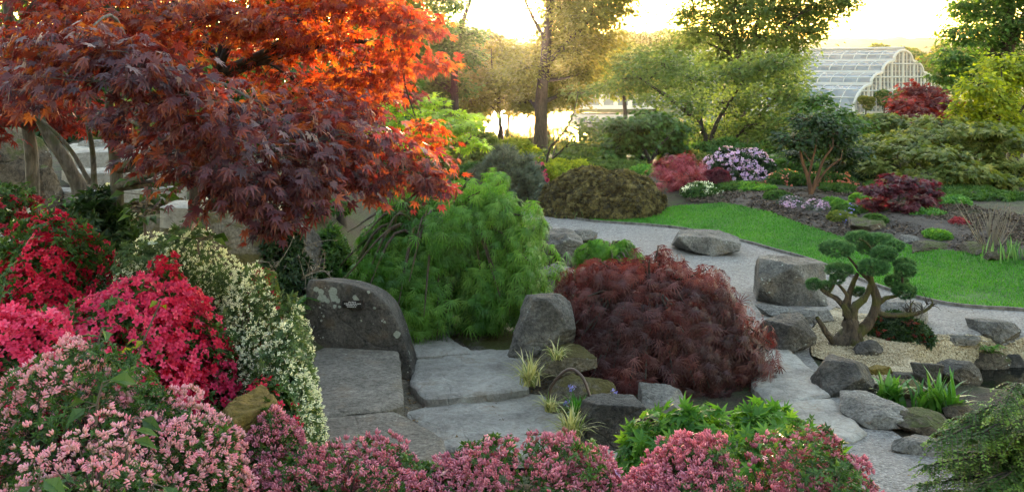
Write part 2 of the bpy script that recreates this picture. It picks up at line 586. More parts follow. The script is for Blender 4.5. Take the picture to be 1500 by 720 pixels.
def bush(name, label, cat, px, pyt, w, Y, lmat, T=ROS6, size=.04, n=2500, ry=None, group=None, seed=0, blossoms=(), zb=None, lump=.16,
         hum=14, humr=.14, stems=9, stem_mat=None, depth=.22, up=.5, jit=.35, tint=.2, zmin=-.05, boxy=1.0):
    """blossoms: (template, size, material, n, threshold, lift[, tint spread[, child name]])"""
    rng = np.random.default_rng(seed)
    top = P(px, pyt, Y); x = top[0]
    g = ground(x, Y) if zb is None else zb
    R = np.array([w / 2 / FP * Y, ry if ry else w / 2 / FP * Y * .8, max(.08, top[2] - g)])
    c = np.array([x, Y, g])
    root = thing(name, label, cat, c, group)
    def pts(k):
        u, p, nn = dome(np.random.default_rng(seed + 5), k, R, seed, lump, 2.2, zmin, hum, humr, boxy)
        r2 = np.random.default_rng(seed + k)
        d = 1 - depth * r2.random(len(p)) ** 2
        return u, c + p * d[:, None], nn
    u, p, nn = pts(n)
    ax = nn + rng.normal(size=p.shape) * jit + np.array([0, 0, up])
    t = .5 + .25 * fbm(u * 5 + seed, 2) + rng.normal(size=len(p)) * tint
    mesh("foliage", [inst(T, p, rand_perp(rng, len(p)), ax, size * rng.uniform(.7, 1.2, len(p)), t)], lmat, root)
    for bl in blossoms:
        bt, bs, bm, bn, thr, lift = bl[:6]
        ts = bl[6] if len(bl) > 6 else .15
        u, p, nn = pts(bn)
        k = fbm(u * 3.1 + seed * 3.3 + thr * 11, 2) + rng.normal(size=len(u)) * .12 > thr
        u, p, nn = u[k], p[k] + nn[k] * lift, nn[k]
        ax = nn + rng.normal(size=p.shape) * .4 + np.array([0, -.15, .35])
        tt = .5 + rng.normal(size=len(p)) * ts
        mesh(bl[7] if len(bl) > 7 else "blossom", [inst(bt, p, rand_perp(rng, len(p)), ax, bs * rng.uniform(.75, 1.2, len(p)), tt)], bm, root)
    if stems:
        ch = []
        for i in range(stems):
            a = nz(rng.normal(size=3) * np.array([1, 1, .6]) + np.array([0, 0, .6])); a[2] = abs(a[2])
            e = c + a * R * .72
            s0 = c + np.array([rng.uniform(-.2, .2) * R[0], rng.uniform(-.2, .2) * R[1], -.02])
            q = path_sub(rng, s0, e, .05, 8)
            ch.append(tube(q, np.linspace(.012, .004, 8) * (1 + R[0]), 5))
            for _ in range(5):
                b = c + nz(a + rng.normal(size=3) * .3) * R * .84; b[2] = max(b[2], g)
                ch.append(tube(path_sub(rng, q[rng.integers(3, 7)], b, .02, 5), np.linspace(.005, .0015, 5) * (1 + R[0] * .6), 4))
        mesh("stem", ch, stem_mat or BARK, root, smooth=True)
    return root

def lace_mound(name, label, cat, px, pyt, w, Y, lmat, bmat, size=.11, n=4200, ry=None, seed=0, group=None, zb=None, T=LACE, hum=26, lump=.1,
               humr=.2, skirt=-.12, boxy=.72, shape=None, trunk=True, tilt=None, tint=.2):
    """a weeping mound: leaves hang in overlapping cascades down the dome"""
    rng = np.random.default_rng(seed)
    top = P(px, pyt, Y)
    g = ground(top[0], Y) if zb is None else zb
    R = np.array([w / 2 / FP * Y, ry if ry else w / 2 / FP * Y * .85, top[2] - g])
    c = np.array([top[0], Y, g])
    root = thing(name, label, cat, c, group)
    H = nz(rng.normal(size=(hum * 3, 3)) + np.array([0, 0, .45])); H = H[H[:, 2] > -.1]
    nh = len(H); per = max(1, n // nh)
    hr = .95 + .17 * rng.normal(size=nh).clip(-1.4, 1.4)
    ch = []
    for layer, (kk, f) in enumerate(((per, 1.0), (per // 3, .78))):
        hi = np.repeat(np.arange(nh), kk)
        off = rng.normal(size=(len(hi), 3)) * .15
        u = nz(H[hi] + off * np.array([1, 1, 1.0]))
        k = u[:, 2] > skirt
        u, off2, hi = u[k], off[k], hi[k]
        dist = np.linalg.norm(u - H[hi], axis=1)
        r = f * hr[hi] * (1 + lump * fbm(u * 2.5 + seed, 2)) * (1 - .55 * dist ** 2 * 2)
        r = r / np.percentile(r / f, 95)
        r = r * np.where(rng.random(len(r)) < .02, rng.uniform(1.02, 1.09, len(r)), 1)
        uu = np.sign(u) * np.abs(u) ** np.array([boxy, .9, (boxy + .8) / 2])
        loc = uu * r[:, None]
        if shape is not None:
            loc = shape(loc)
        p = c + loc * R * (1 - .22 * rng.random((len(loc), 1)) ** 2)
        p[:, 2] = np.maximum(p[:, 2], g + .02)
        nn = nz(u / R + (u - H[hi]) * 1.2)
        down = nz(np.stack([u[:, 0], u[:, 1], -1.0 - .9 * (1 - u[:, 2])], -1) * np.array([R[0], R[1], 1]) + (u - H[hi]) * np.array([1.2, 1.2, .5]))
        fwd = down + rng.normal(size=p.shape) * .36
        nrm = nn + np.array([0, 0, .4]) + rng.normal(size=p.shape) * .3
        t = .5 + .2 * rng.normal(size=nh)[hi] + rng.normal(size=len(p)) * tint
        ch.append(inst(T, p, fwd, nrm, size * rng.uniform(.7, 1.2, len(p)), t))
    mesh("foliage", ch, lmat, root)
    if trunk:
        b0 = c + np.array([0, 0, -.05]); wood = []
        tp = curve([b0, c + R * np.array([.06, -.05, .3]), c + R * np.array([-.05, .05, .6])], 10)
        mesh("trunk", [tube(tp, np.linspace(.07, .045, 10), 9, .3, seed)], bmat, root, smooth=True)
        for i in range(nh):
            q = c + H[i] * R * hr[i] * .9
            m_ = c + (H[i] * R) * np.array([.5, .5, .0]) + np.array([0, 0, R[2] * (.55 + .25 * max(0, H[i][2]))])
            wood.append(tube(curve([tp[rng.integers(4, 9)], m_, q], 10), np.linspace(.024, .005, 10), 5, .2, seed))
        mesh("branch", wood, bmat, root, smooth=True)
    return root

def blades(rng, pos, head, length, width, bend, tint, seg=4, lift=1.0):
    """arching grass blades"""
    n = len(pos); t = np.linspace(0, 1, seg + 1)
    d = np.stack([np.cos(head), np.sin(head), 0 * head], -1); s = np.stack([-np.sin(head), np.cos(head), 0 * head], -1)
    L = np.asarray(length)[:, None]; B = np.asarray(bend)[:, None]
    ang = B * t[None]                                   # angle from vertical grows along the blade
    hx = np.cumsum(np.concatenate([np.zeros((n, 1)), np.sin(ang[:, 1:]) * L / seg], 1), 1)
    hz = np.cumsum(np.concatenate([np.zeros((n, 1)), np.cos(ang[:, 1:]) * L / seg], 1), 1) * lift
    cen = pos[:, None] + d[:, None] * hx[..., None] + np.array([0, 0, 1.0]) * hz[..., None]
    w = (np.asarray(width)[:, None] * (1 - t[None] ** 2.2) * .5 + .0004)[..., None]
    v = np.stack([cen - s[:, None] * w, cen + s[:, None] * w], 2).reshape(-1, 3)
    k = 2 * (seg + 1)
    q = np.array([[2 * i, 2 * i + 1, 2 * i + 3, 2 * i + 2] for i in range(seg)])
    f = (q[None] + (np.arange(n) * k)[:, None, None]).reshape(-1, 4)
    tt = np.repeat(np.broadcast_to(tint, (n,))[:, None] + 0 * t[None], 2, 1).reshape(-1) if False else np.repeat(np.asarray(tint), k)
    return v, f, np.clip(tt, 0, 1)

def grass_tuft(label, cat, px, py, hpx, m, n=60, width=.008, seed=0, group=None, bend=(.5, 2.0), Y=None, spread=.25, part="blade", zoff=0):
    rng = np.random.default_rng(seed)
    b = G(px, py) if Y is None else P(px, py, Y)
    L = hpx / FP * b[1]
    root_pos = b + np.c_[rng.normal(size=(n, 2)) * spread * L * .5, np.zeros(n) - .01]
    ch = blades(rng, root_pos, rng.uniform(0, 2 * np.pi, n), L * rng.uniform(.7, 1.35, n), np.full(n, width), rng.uniform(*bend, n), rng.random(n))
    return single("grass_tuft", label, cat, [ch], m, b, group)

# ---------------------------------------------------------------- stone builders
def _cube_dirs(n):
    key = n
    if key in _CD:
        return _CD[key]
    g = np.tan(np.linspace(-np.pi / 4, np.pi / 4, n + 1))
    V, F, idx = [], [], {}
    for ax in range(3):
        for sg in (-1, 1):
            ids = np.zeros((n + 1, n + 1), int)
            for i in range(n + 1):
                for j in range(n + 1):
                    p = [0, 0, 0]; p[ax] = sg; p[(ax + 1) % 3] = g[i] * sg; p[(ax + 2) % 3] = g[j]
                    k = tuple(np.round(p, 5))
                    if k not in idx:
                        idx[k] = len(V); V.append(p)
                    ids[i, j] = idx[k]
            a = ids[:-1, :-1].ravel(); b = ids[1:, :-1].ravel(); c = ids[1:, 1:].ravel(); d = ids[:-1, 1:].ravel()
            F.append(np.stack([a, b, c, d], -1))
    _CD[key] = (nz(np.array(V, float)), np.concatenate(F))
    return _CD[key]
_CD = {}

def stone(c, half, rz=0.0, seed=0, nch=12, chamf=(.84, 1.2), p=60, amp=.035, tilt=.17, planes=None, res=46, strata=0.0, taper=0.0):
    """a chiselled stone: a box cut by random planes, its surface broken by noise. c = centre of its base"""
    rng = np.random.default_rng(seed)
    u, f = _cube_dirs(res)
    N, D = [], []
    if planes is None:
        for ax in range(3):
            for sg in (-1, 1):
                n = np.zeros(3); n[ax] = sg
                n = n + rng.normal(size=3) * tilt * (.35 if ax == 2 else 1)
                if ax < 2:
                    n[2] += taper
                N.append(nz(n)); D.append(1.0)
        for _ in range(nch):
            n = nz(rng.choice([-1, 1], 3) * rng.uniform(.25, 1, 3))
            N.append(n); D.append(rng.uniform(*chamf))
    else:
        for n, d in planes:
            N.append(nz(np.array(n, float))); D.append(d)
    N = np.array(N); D = np.array(D)
    k = np.maximum(u @ N.T, 0) / D[None]
    r = 1 / np.maximum((k ** p).sum(1) ** (1 / p), 1e-3)
    half = np.asarray(half, float)
    v = u * r[:, None] * half
    sc = float(half.min() * 2); q = v / (sc * .9) + seed * 3.1
    disp = amp * sc * (1.3 * fbm(q * 1.6, 3) - 1.1 * np.abs(fbm(q * 3.2 + 5, 3)) + .5 * fbm(q * 8, 3))
    if strata:
        disp = disp + strata * sc * vn(np.stack([q[:, 0] * .6, q[:, 1] * .6, q[:, 2] * 7], -1)) * .4
    v = v + nz(v / half ** 2) * disp[:, None]
    ca, sa = math.cos(rz), math.sin(rz)
    v = np.stack([v[:, 0] * ca - v[:, 1] * sa, v[:, 0] * sa + v[:, 1] * ca, v[:, 2] + half[2]], -1) + np.asarray(c, float)
    return v, f, None

def rock(label, px0, px1, pyb, pyt, pyg, m, seed=0, name="rock", cat="rock", group=None, rz=0.0, depth=None, zg=None, sink=.12, **kw):
    """pixel box of a stone: back rim of its top, front rim of its top, foot"""
    pc = (px0 + px1) / 2
    if zg is None:
        b = G(pc, pyg)
    else:
        Y = (CZ - zg) / ((pyg - HZ) / FP); b = P(pc, pyg, Y)
    Y = b[1]
    h = (pyg - pyt) / FP * Y
    zt = b[2] + h
    d = depth if depth else max(.12, (CZ - zt) / ((pyb - HZ) / FP) - Y) if pyb > HZ + 5 else .5
    d = min(d, 1.6)
    w = (px1 - px0) / FP * (Y + d * .25)
    half = np.array([w / 2, d / 2, (h * (1 + sink)) / 2])
    c = np.array([b[0] * (Y + d / 2) / Y * 1.0, Y + d / 2, b[2] - h * sink])
    ch = stone(c, half * 1.02, rz, seed, **kw)
    return single(name, label, cat, [ch], m, (c[0], c[1], b[2]), group, smooth=True)

def poly_grid(outline, res, rng=None, jag=0.0, seed=0):
    """fills a closed outline (x, y) with an even triangle net"""
    o = np.asarray(outline, float); pts = []
    for a, b in zip(o, np.roll(o, -1, 0)):
        n = max(1, int(np.linalg.norm(b - a) / res))
        for k in range(n):
            q = a + (b - a) * k / n
            pts.append(q)
    pts = np.array(pts)
    if jag:
        nn = np.roll(pts, -1, 0) - np.roll(pts, 1, 0); nn = nz(np.stack([nn[:, 1], -nn[:, 0]], -1))
        pts = pts + nn * (jag * fbm(np.c_[pts * 6, np.full(len(pts), seed * 1.7)], 3))[:, None]
    mn, mx = pts.min(0), pts.max(0)
    gx, gy = np.meshgrid(np.arange(mn[0], mx[0], res), np.arange(mn[1], mx[1], res))
    q = np.stack([gx.ravel(), gy.ravel()], -1)
    if rng is not None:
        q = q + rng.uniform(-.25, .25, q.shape) * res
    ins = inside(q, pts); q = q[ins]
    if len(q):
        dm = edge_dist(q, pts); q = q[dm > res * .5]
    n = len(pts)
    allp = np.vstack([pts, q]) if len(q) else pts
    r = delaunay_2d_cdt([Vector(p) for p in allp], [], [list(range(n))], 1, 1e-6)
    v = np.array([[p.x, p.y] for p in r[0]]); f = np.array([list(t) for t in r[2] if len(t) == 3])
    a, b, c = v[f[:, 0]], v[f[:, 1]], v[f[:, 2]]
    fl = ((b - a)[:, 0] * (c - a)[:, 1] - (b - a)[:, 1] * (c - a)[:, 0]) < 0
    f[fl] = f[fl][:, ::-1]
    return v, f, pts

def inside(q, poly):
    x, y = q[:, 0], q[:, 1]; r = np.zeros(len(q), bool); n = len(poly); j = n - 1
    for i in range(n):
        xi, yi = poly[i]; xj, yj = poly[j]
        c = ((yi > y) != (yj > y)) & (x < (xj - xi) * (y - yi) / (yj - yi + 1e-12) + xi)
        r ^= c; j = i
    return r

def edge_dist(q, poly):
    d = np.full(len(q), 1e9)
    for a, b in zip(poly, np.roll(poly, -1, 0)):
        ab = b - a; t = np.clip(((q - a) @ ab) / max(ab @ ab, 1e-12), 0, 1)
        d = np.minimum(d, np.linalg.norm(q - a - t[:, None] * ab, axis=1))
    return d

def px_plane(pts, z):
    """photo pixels -> x, y on the level z"""
    out = []
    for px, py in pts:
        Y = (CZ - z) / ((py - HZ) / FP); out.append(((px - 750) / FP * Y, Y))
    return np.array(out)

def px_ground(pts):
    return np.array([G(*p)[:2] for p in pts])

def sheet(name, outline, off, m, res, kind="structure", jag=0.0, seed=0, zamp=0.0):
    v, f, pts = poly_grid(outline, res, np.random.default_rng(seed), jag, seed)
    z = tz(v[:, 0], v[:, 1]) + off
    if zamp:
        z = z + zamp * fbm(np.c_[v * 5, 0 * v[:, 0]], 3)
    return props(mesh(name, [(np.c_[v, z], f, None)], m, None, np.zeros(3), True), kind=kind)

def slab(label, outline, z, thick, m, seed=0, res=.024, amp=.025, name="flagstone", cat="flagstone", group=None, jag=.03, bev=.02, slope=(0, 0)):
    """a flat split stone: broken outline, riven top, worn edge"""
    v, f, pts = poly_grid(outline, res, np.random.default_rng(seed), jag, seed)
    d = edge_dist(v, pts); c = v.mean(0)
    top = z + amp * (fbm(np.c_[v * 2.2, np.full(len(v), seed)], 4) + 1.0 * np.abs(fbm(np.c_[v * np.array([5, 8]), np.full(len(v), seed + 9)], 4))) - bev * (1 - np.minimum(d / (bev * 1.6), 1)) ** 2
    top = top + slope[0] * (v[:, 0] - c[0]) + slope[1] * (v[:, 1] - c[1])
    n = len(pts)
    # side wall: match boundary verts by nearest
    idx = np.array([int(np.argmin(((v - p) ** 2).sum(1))) for p in pts])
    rings = [np.c_[v[idx], top[idx]]]
    for k, dep in enumerate((.35, 1.0)):
        w = pts + .012 * fbm(np.c_[pts * 9, np.full(n, seed + 3 + k)], 2)[:, None] * nz(pts - c)
        rings.append(np.c_[w, top[idx] - thick * dep])
    V = [np.c_[v, top]]; F = [f]; o = len(v)
    W = np.vstack(rings); wf = []
    for r in range(2):
        i = np.arange(n); j = (i + 1) % n
        wf.append(np.stack([r * n + j, r * n + i, (r + 1) * n + i, (r + 1) * n + j], -1))
    return single(name, label, cat, [(np.c_[v, top], f, None), (W, np.concatenate(wf), None)], m, (c[0], c[1], z - thick), group, smooth=True)
# ================================================================ materials
BARK = bark_mat("bark_grey_brown", (.06, .045, .035), (.16, .125, .10))
BARK_DK = bark_mat("bark_dark", (.018, .013, .011), (.055, .040, .032))
BARK_GREY = bark_mat("bark_lichen_grey", (.05, .042, .037), (.17, .15, .135), moss=(.06, .06, .03), sc=36)
BARK_MOSS = bark_mat("bark_mossy", (.022, .015, .011), (.10, .072, .05), moss=(.065, .065, .014), sc=45)
BARK_ORANGE = bark_mat("bark_orange", (.045, .020, .011), (.15, .068, .032))

L_GREEN = leaf_mat("leaf_mid_green", [(.018, .05, .010), (.04, .10, .02), (.09, .17, .04)])
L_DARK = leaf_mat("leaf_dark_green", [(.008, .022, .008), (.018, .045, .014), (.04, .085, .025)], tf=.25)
L_AZ = leaf_mat("azalea_leaf", [(.016, .045, .012), (.04, .10, .022), (.10, .19, .05)], tf=.25, rough=.4)
L_AZGREY = leaf_mat("white_azalea_leaf", [(.030, .065, .024), (.075, .135, .055), (.16, .24, .11)], tf=.25, rough=.45)
L_OLIVE = leaf_mat("leaf_olive", [(.045, .075, .014), (.11, .15, .034), (.24, .25, .075)], tf=.38)
L_GOLD = leaf_mat("leaf_sunlit_oak", [(.026, .048, .010), (.06, .095, .016), (.13, .15, .03)], trans=(.36, .32, .03), tf=.36)
L_LOOSE = leaf_mat("leaf_loose_yellow_green", [(.035, .07, .018), (.075, .125, .030), (.17, .20, .045)], trans=(.20, .30, .05), tf=.4)
L_YEL = leaf_mat("leaf_yellow_green", [(.07, .11, .008), (.17, .23, .014), (.32, .36, .03)], tf=.5)
L_LIME = leaf_mat("leaf_lime", [(.10, .20, .015), (.22, .38, .035), (.38, .55, .08)], tf=.45)
L_PURPLE = leaf_mat("leaf_purple_maple", [(.024, .012, .020), (.048, .022, .036), (.085, .036, .055)], trans=[(.16, .012, .02), (.50, .05, .02), (1.0, .26, .02)], tf=.26, rough=.5, spec=.4)
L_ORANGE = leaf_mat("leaf_bronze_maple", [(.040, .010, .010), (.085, .018, .014), (.17, .035, .016)], trans=[(.30, .015, .008), (.70, .07, .010), (1.0, .30, .02)], tf=.40, rough=.45)
L_PINKRED = leaf_mat("leaf_pink_red_maple", [(.09, .014, .022), (.19, .030, .042), (.34, .075, .085)], tf=.4)
L_DKRED = leaf_mat("leaf_dark_red_maple", [(.035, .008, .008), (.085, .014, .014), (.20, .035, .028)], trans=(.55, .05, .025), tf=.35)
L_CRIM = leaf_mat("leaf_crimson_maple", [(.10, .012, .022), (.24, .028, .05), (.40, .075, .11)], tf=.3)
L_REDLACE = leaf_mat("leaf_red_laceleaf", [(.020, .010, .013), (.054, .023, .028), (.16, .055, .055)], trans=(.40, .05, .03), tf=.24, rough=.45)
L_GRLACE = leaf_mat("leaf_green_laceleaf", [(.014, .06, .010), (.045, .155, .020), (.16, .32, .045)], trans=(.18, .46, .03), tf=.36, rough=.4)
L_NEEDLE = leaf_mat("needle_blue_green", [(.014, .055, .022), (.05, .15, .055), (.15, .29, .11)], tf=.12)
L_GREYPINE = leaf_mat("needle_grey", [(.035, .05, .04), (.09, .115, .085), (.17, .19, .14)], tf=.1)
L_HEML = leaf_mat("needle_hemlock", [(.018, .05, .012), (.055, .125, .025), (.17, .29, .06)], tf=.25)
L_BROWN = leaf_mat("leaf_brown_mound", [(.030, .024, .012), (.080, .064, .026), (.19, .155, .060)], tf=.2)
L_DKPURP = leaf_mat("leaf_dark_purple", [(.025, .008, .014), (.055, .016, .028), (.13, .035, .05)], trans=(.40, .04, .06), tf=.3)
L_BRIGHT = leaf_mat("leaf_bright_green", [(.028, .10, .018), (.065, .19, .030), (.19, .36, .05)], tf=.35, rough=.55)
L_HOSTA = leaf_mat("leaf_strap_green", [(.02, .085, .012), (.05, .17, .025), (.12, .27, .05)], tf=.25, rough=.35, spec=.5)
GRASS = leaf_mat("grass_blade", [(.018, .105, .004), (.042, .22, .006), (.11, .31, .012)], tf=.3)
VARIEG = leaf_mat("variegated_blade", [(.10, .16, .03), (.42, .42, .20), (.62, .58, .36)], tf=.25)
IRIS = leaf_mat("iris_blade", [(.03, .10, .03), (.08, .20, .06), (.16, .28, .10)], tf=.25)
STRAW = leaf_mat("dry_stem", [(.10, .08, .065), (.20, .17, .14), (.32, .28, .23)], tf=.15)
F_RED = leaf_mat("petal_red", [(.28, .004, .022), (.62, .012, .055), (.82, .05, .14)], trans=(.85, .03, .10), tf=.3, rough=.5, spec=.25)
F_PINKRED = leaf_mat("petal_pink_red", [(.42, .012, .06), (.76, .045, .15), (.88, .16, .28)], trans=(.9, .08, .2), tf=.3, rough=.5, spec=.25)
F_DEEP = leaf_mat("petal_deep_red", [(.14, .002, .008), (.36, .006, .022), (.55, .015, .05)], trans=(.5, .01, .04), tf=.25)
F_WHITE = leaf_mat("petal_white", [(.46, .56, .46), (.72, .77, .76), (.84, .86, .90)], tf=.25, spec=.25)
F_PALE = leaf_mat("petal_pale_pink", [(.26, .22, .12), (.66, .40, .52), (.74, .34, .54)], tf=.25, spec=.25)
F_PINK = leaf_mat("petal_pink", [(.20, .09, .06), (.48, .16, .26), (.74, .40, .54)], tf=.25, spec=.25)
F_LILAC = leaf_mat("petal_lilac", [(.36, .18, .42), (.62, .42, .68), (.82, .68, .86)], tf=.25, spec=.25)
F_BLUE = leaf_mat("petal_violet_blue", [(.13, .12, .45), (.25, .24, .70), (.42, .40, .85)], tf=.25)
F_MIX = leaf_mat("petal_salmon", [(.5, .08, .07), (.72, .24, .2), (.8, .5, .42)], tf=.25)

ROCK = rock_mat("grey_sandstone", (.06, .056, .053), (.185, .175, .165), .6)
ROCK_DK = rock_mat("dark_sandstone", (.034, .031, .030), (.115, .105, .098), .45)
ROCK_LT = rock_mat("pale_sandstone", (.10, .095, .09), (.28, .265, .25), .5)
ROCK_MOSS = rock_mat("mossy_sandstone", (.07, .06, .045), (.19, .165, .125), .6, moss=.5, mossc=(.085, .07, .018))
ROCK_MOSSY = rock_mat("moss_blanketed_stone", (.07, .055, .03), (.18, .14, .07), .1, moss=1.9, mossc=(.17, .12, .022), sc=1.5)
ROCK_BROWN = rock_mat("brown_sandstone", (.04, .032, .025), (.15, .12, .09), .6, moss=.35)
FLAG = rock_mat("riven_flagstone", (.235, .22, .205), (.45, .43, .405), .12, sc=.9, grain=.45)
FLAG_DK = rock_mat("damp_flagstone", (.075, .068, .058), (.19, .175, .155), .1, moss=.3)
FLAG_BENCH = rock_mat("sawn_grey_flagstone", (.115, .105, .095), (.21, .195, .175), .15, sc=.8)

def soil_mat():
    m, nt, bs, out = mat("soil")
    tc = nd(nt, "ShaderNodeTexCoord"); co = tc.outputs["Object"]
    n = noise(nt, co, 2.5, 6); n2 = noise(nt, co, 45, 4)
    c = ramp(nt, n2, [(.3, (.018, .012, .009)), (.7, (.065, .045, .032))])
    c = mixc(nt, ramp(nt, n, [(.42, (0, 0, 0)), (.62, (1, 1, 1))]), c, mixc(nt, n2, (.02, .03, .01), (.07, .085, .03)))
    sx = nd(nt, "ShaderNodeSeparateXYZ"); nt.links.new(co, sx.inputs[0])
    far = mth(nt, "MULTIPLY", mth(nt, "SUBTRACT", sx.outputs[1], 24), .05, True)
    c = mixc(nt, far, c, ramp(nt, noise(nt, co, .7, 6), [(.35, (.035, .05, .014)), (.65, (.085, .11, .03))]))
    nt.links.new(c, bs.inputs["Base Color"]); bs.inputs["Roughness"].default_value = .95
    bump(nt, bs, n2, .9, .04)
    return m

def gravel_mat(name, cols, sc, dirt):
    m, nt, bs, out = mat(name)
    tc = nd(nt, "ShaderNodeTexCoord"); co = tc.outputs["Object"]
    v = nd(nt, "ShaderNodeTexVoronoi"); v.inputs["Scale"].default_value = sc; nt.links.new(co, v.inputs["Vector"])
    sx = nd(nt, "ShaderNodeSeparateColor"); nt.links.new(v.outputs["Color"], sx.inputs[0])
    c = ramp(nt, sx.outputs[0], [(i / (len(cols) - 1), q) for i, q in enumerate(cols)])
    big = noise(nt, co, 1.6, 6, .6)
    c = mixc(nt, ramp(nt, big, [(.42, (0, 0, 0)), (.7, (.55, .55, .55))]), c, dirt)
    c = mixc(nt, .5, c, ramp(nt, noise(nt, co, 9, 5), [(.3, (.35, .35, .35)), (.7, (.7, .7, .7))]), "SOFT_LIGHT")
    nt.links.new(c, bs.inputs["Base Color"]); bs.inputs["Roughness"].default_value = .85
    h = mth(nt, "SUBTRACT", 1.0, v.outputs["Distance"])
    bump(nt, bs, mth(nt, "ADD", h, mth(nt, "MULTIPLY", noise(nt, co, 12, 4), 2.0)), .8, .012)
    return m
SOIL = soil_mat()
GRAVEL = gravel_mat("path_gravel", [(.085, .077, .074), (.185, .172, .166), (.25, .233, .224), (.14, .128, .122), (.33, .31, .295)], 62, (.16, .145, .132))
GRIT = gravel_mat("gritty_soil", [(.05, .04, .03), (.12, .095, .07), (.20, .17, .13), (.03, .025, .02)], 70, (.06, .05, .03))
PEBBLE = leaf_mat("pea_shingle", [(.16, .12, .07), (.34, .27, .17), (.52, .45, .33)], tf=0, rough=.7)
SHINGLE = gravel_mat("shingle_bed", [(.16, .12, .07), (.32, .26, .16), (.42, .35, .24), (.24, .18, .11), (.50, .44, .32)], 60, (.22, .17, .11))
def lawn_mat():
    m, nt, bs, out = mat("turf")
    tc = nd(nt, "ShaderNodeTexCoord"); co = tc.outputs["Object"]
    c = ramp(nt, noise(nt, co, 30, 5), [(.3, (.018, .06, .006)), (.7, (.06, .16, .015))])
    nt.links.new(c, bs.inputs["Base Color"]); bs.inputs["Roughness"].default_value = .9
    return m
TURF = lawn_mat()
def water_mat(name, col, rough, sc, st, dist=.05):
    m, nt, bs, out = mat(name)
    tc = nd(nt, "ShaderNodeTexCoord")
    bs.inputs["Base Color"].default_value = (*col, 1); bs.inputs["Roughness"].default_value = rough
    bs.inputs["IOR"].default_value = 1.33; bs.inputs["Specular IOR Level"].default_value = .5
    bump(nt, bs, noise(nt, tc.outputs["Object"], sc, 3), st, dist)
    return m

# ================================================================ the ground, one sheet to the horizon
def axis(fine0, fine1, step, far):
    a = np.arange(fine0, fine1, step)
    hi = fine1 + np.cumsum(np.geomspace(step, far, 46)); lo = fine0 - np.cumsum(np.geomspace(step, far, 46))
    return np.concatenate([lo[::-1], a, hi])
gx = axis(-9, 9, .11, 420); gy = np.concatenate([[-40, -20, -10, -5, -2], axis(0, 20, .11, 420)[46:]])
X_, Y_ = np.meshgrid(gx, gy)
Z_ = tz(X_, Y_)
nx, ny = len(gx), len(gy)
ii = (np.arange(ny - 1)[:, None] * nx + np.arange(nx - 1)[None]).ravel()
gv = np.stack([X_.ravel(), Y_.ravel(), Z_.ravel()], -1)
near_ = (gv[:, 1] < 26) & (abs(gv[:, 0]) < 14)
gv[:, 2] += np.where(near_, .018 * fbm(gv * np.array([4, 4, 0]), 3), 0)
GROUND = props(mesh("ground", [(gv, np.stack([ii, ii + 1, ii + nx + 1, ii + nx], -1), None)], SOIL, None, np.zeros(3), True), kind="structure")

# gravel path, outline read off the photograph and dropped on the ground
path_px = [(1235, 715), (1300, 760), (1400, 790), (1480, 760), (1400, 690), (1330, 650), (1250, 600), (1210, 560), (1185, 520), (1190, 480), (1225, 452), (1300, 480), (1355, 500),
           (1420, 505), (1500, 500), (1560, 512), (1700, 520), (1700, 480), (1500, 459), (1440, 455), (1380, 448), (1300, 428), (1240, 405), (1190, 385), (1110, 362), (1060, 350),
           (1000, 338), (930, 331), (870, 327), (838, 321), (800, 313), (762, 306), (760, 318), (800, 335), (850, 352), (930, 378), (985, 400), (1030, 440), (1060, 480), (1090, 520), (1110, 560), (1130, 600), (1160, 640), (1195, 680)]
PATH = sheet("gravel_path", px_ground(path_px), .022, GRAVEL, .10, jag=.03)
# step-side paving ground under the flagstones
sheet("gritty_soil", px_ground([(560, 660), (700, 690), (860, 690), (900, 640), (850, 560), (800, 500), (770, 460), (700, 440), (600, 440), (560, 480)]), .02, GRIT, .08)
lawn_px = [(840, 319), (900, 315), (985, 305), (1060, 300), (1130, 314), (1180, 333), (1230, 350), (1290, 352), (1345, 366), (1410, 373), (1500, 386), (1640, 400), (1640, 475), (1500, 457), (1440, 453),
           (1380, 446), (1300, 426), (1240, 403), (1190, 383), (1110, 360), (1060, 348), (1000, 336), (930, 329), (870, 325)]
lawn_xy = px_ground(lawn_px)
LAWN = sheet("lawn", lawn_xy, .035, TURF, .10)
rng = np.random.default_rng(3)
mn, mx = lawn_xy.min(0), lawn_xy.max(0)
q = rng.uniform(mn, mx, (230000, 2)); q = q[inside(q, lawn_xy)]
bare = np.exp(-(((q - G(1432, 440)[:2]) / np.array([.38, .22])) ** 2).sum(1) * 1.2)
q = q[rng.random(len(q)) > bare * .85][:120000]
pos = np.c_[q, tz(q[:, 0], q[:, 1]) + .03]
tn = .48 + .42 * fbm(np.c_[q * 1.4, 0 * q[:, 0]], 3) + .22 * fbm(np.c_[q * 7, 0 * q[:, 0]], 2) + rng.normal(size=len(q)) * .16
bl = blades(rng, pos, rng.uniform(0, 6.28, len(q)), rng.uniform(.018, .042, len(q)), np.full(len(q), .006), rng.uniform(.2, 1.6, len(q)), tn, seg=2)
props(mesh("grass", [bl], GRASS, None, np.zeros(3)), "short bright green lawn grass beside the gravel path", "grass", None, "stuff")
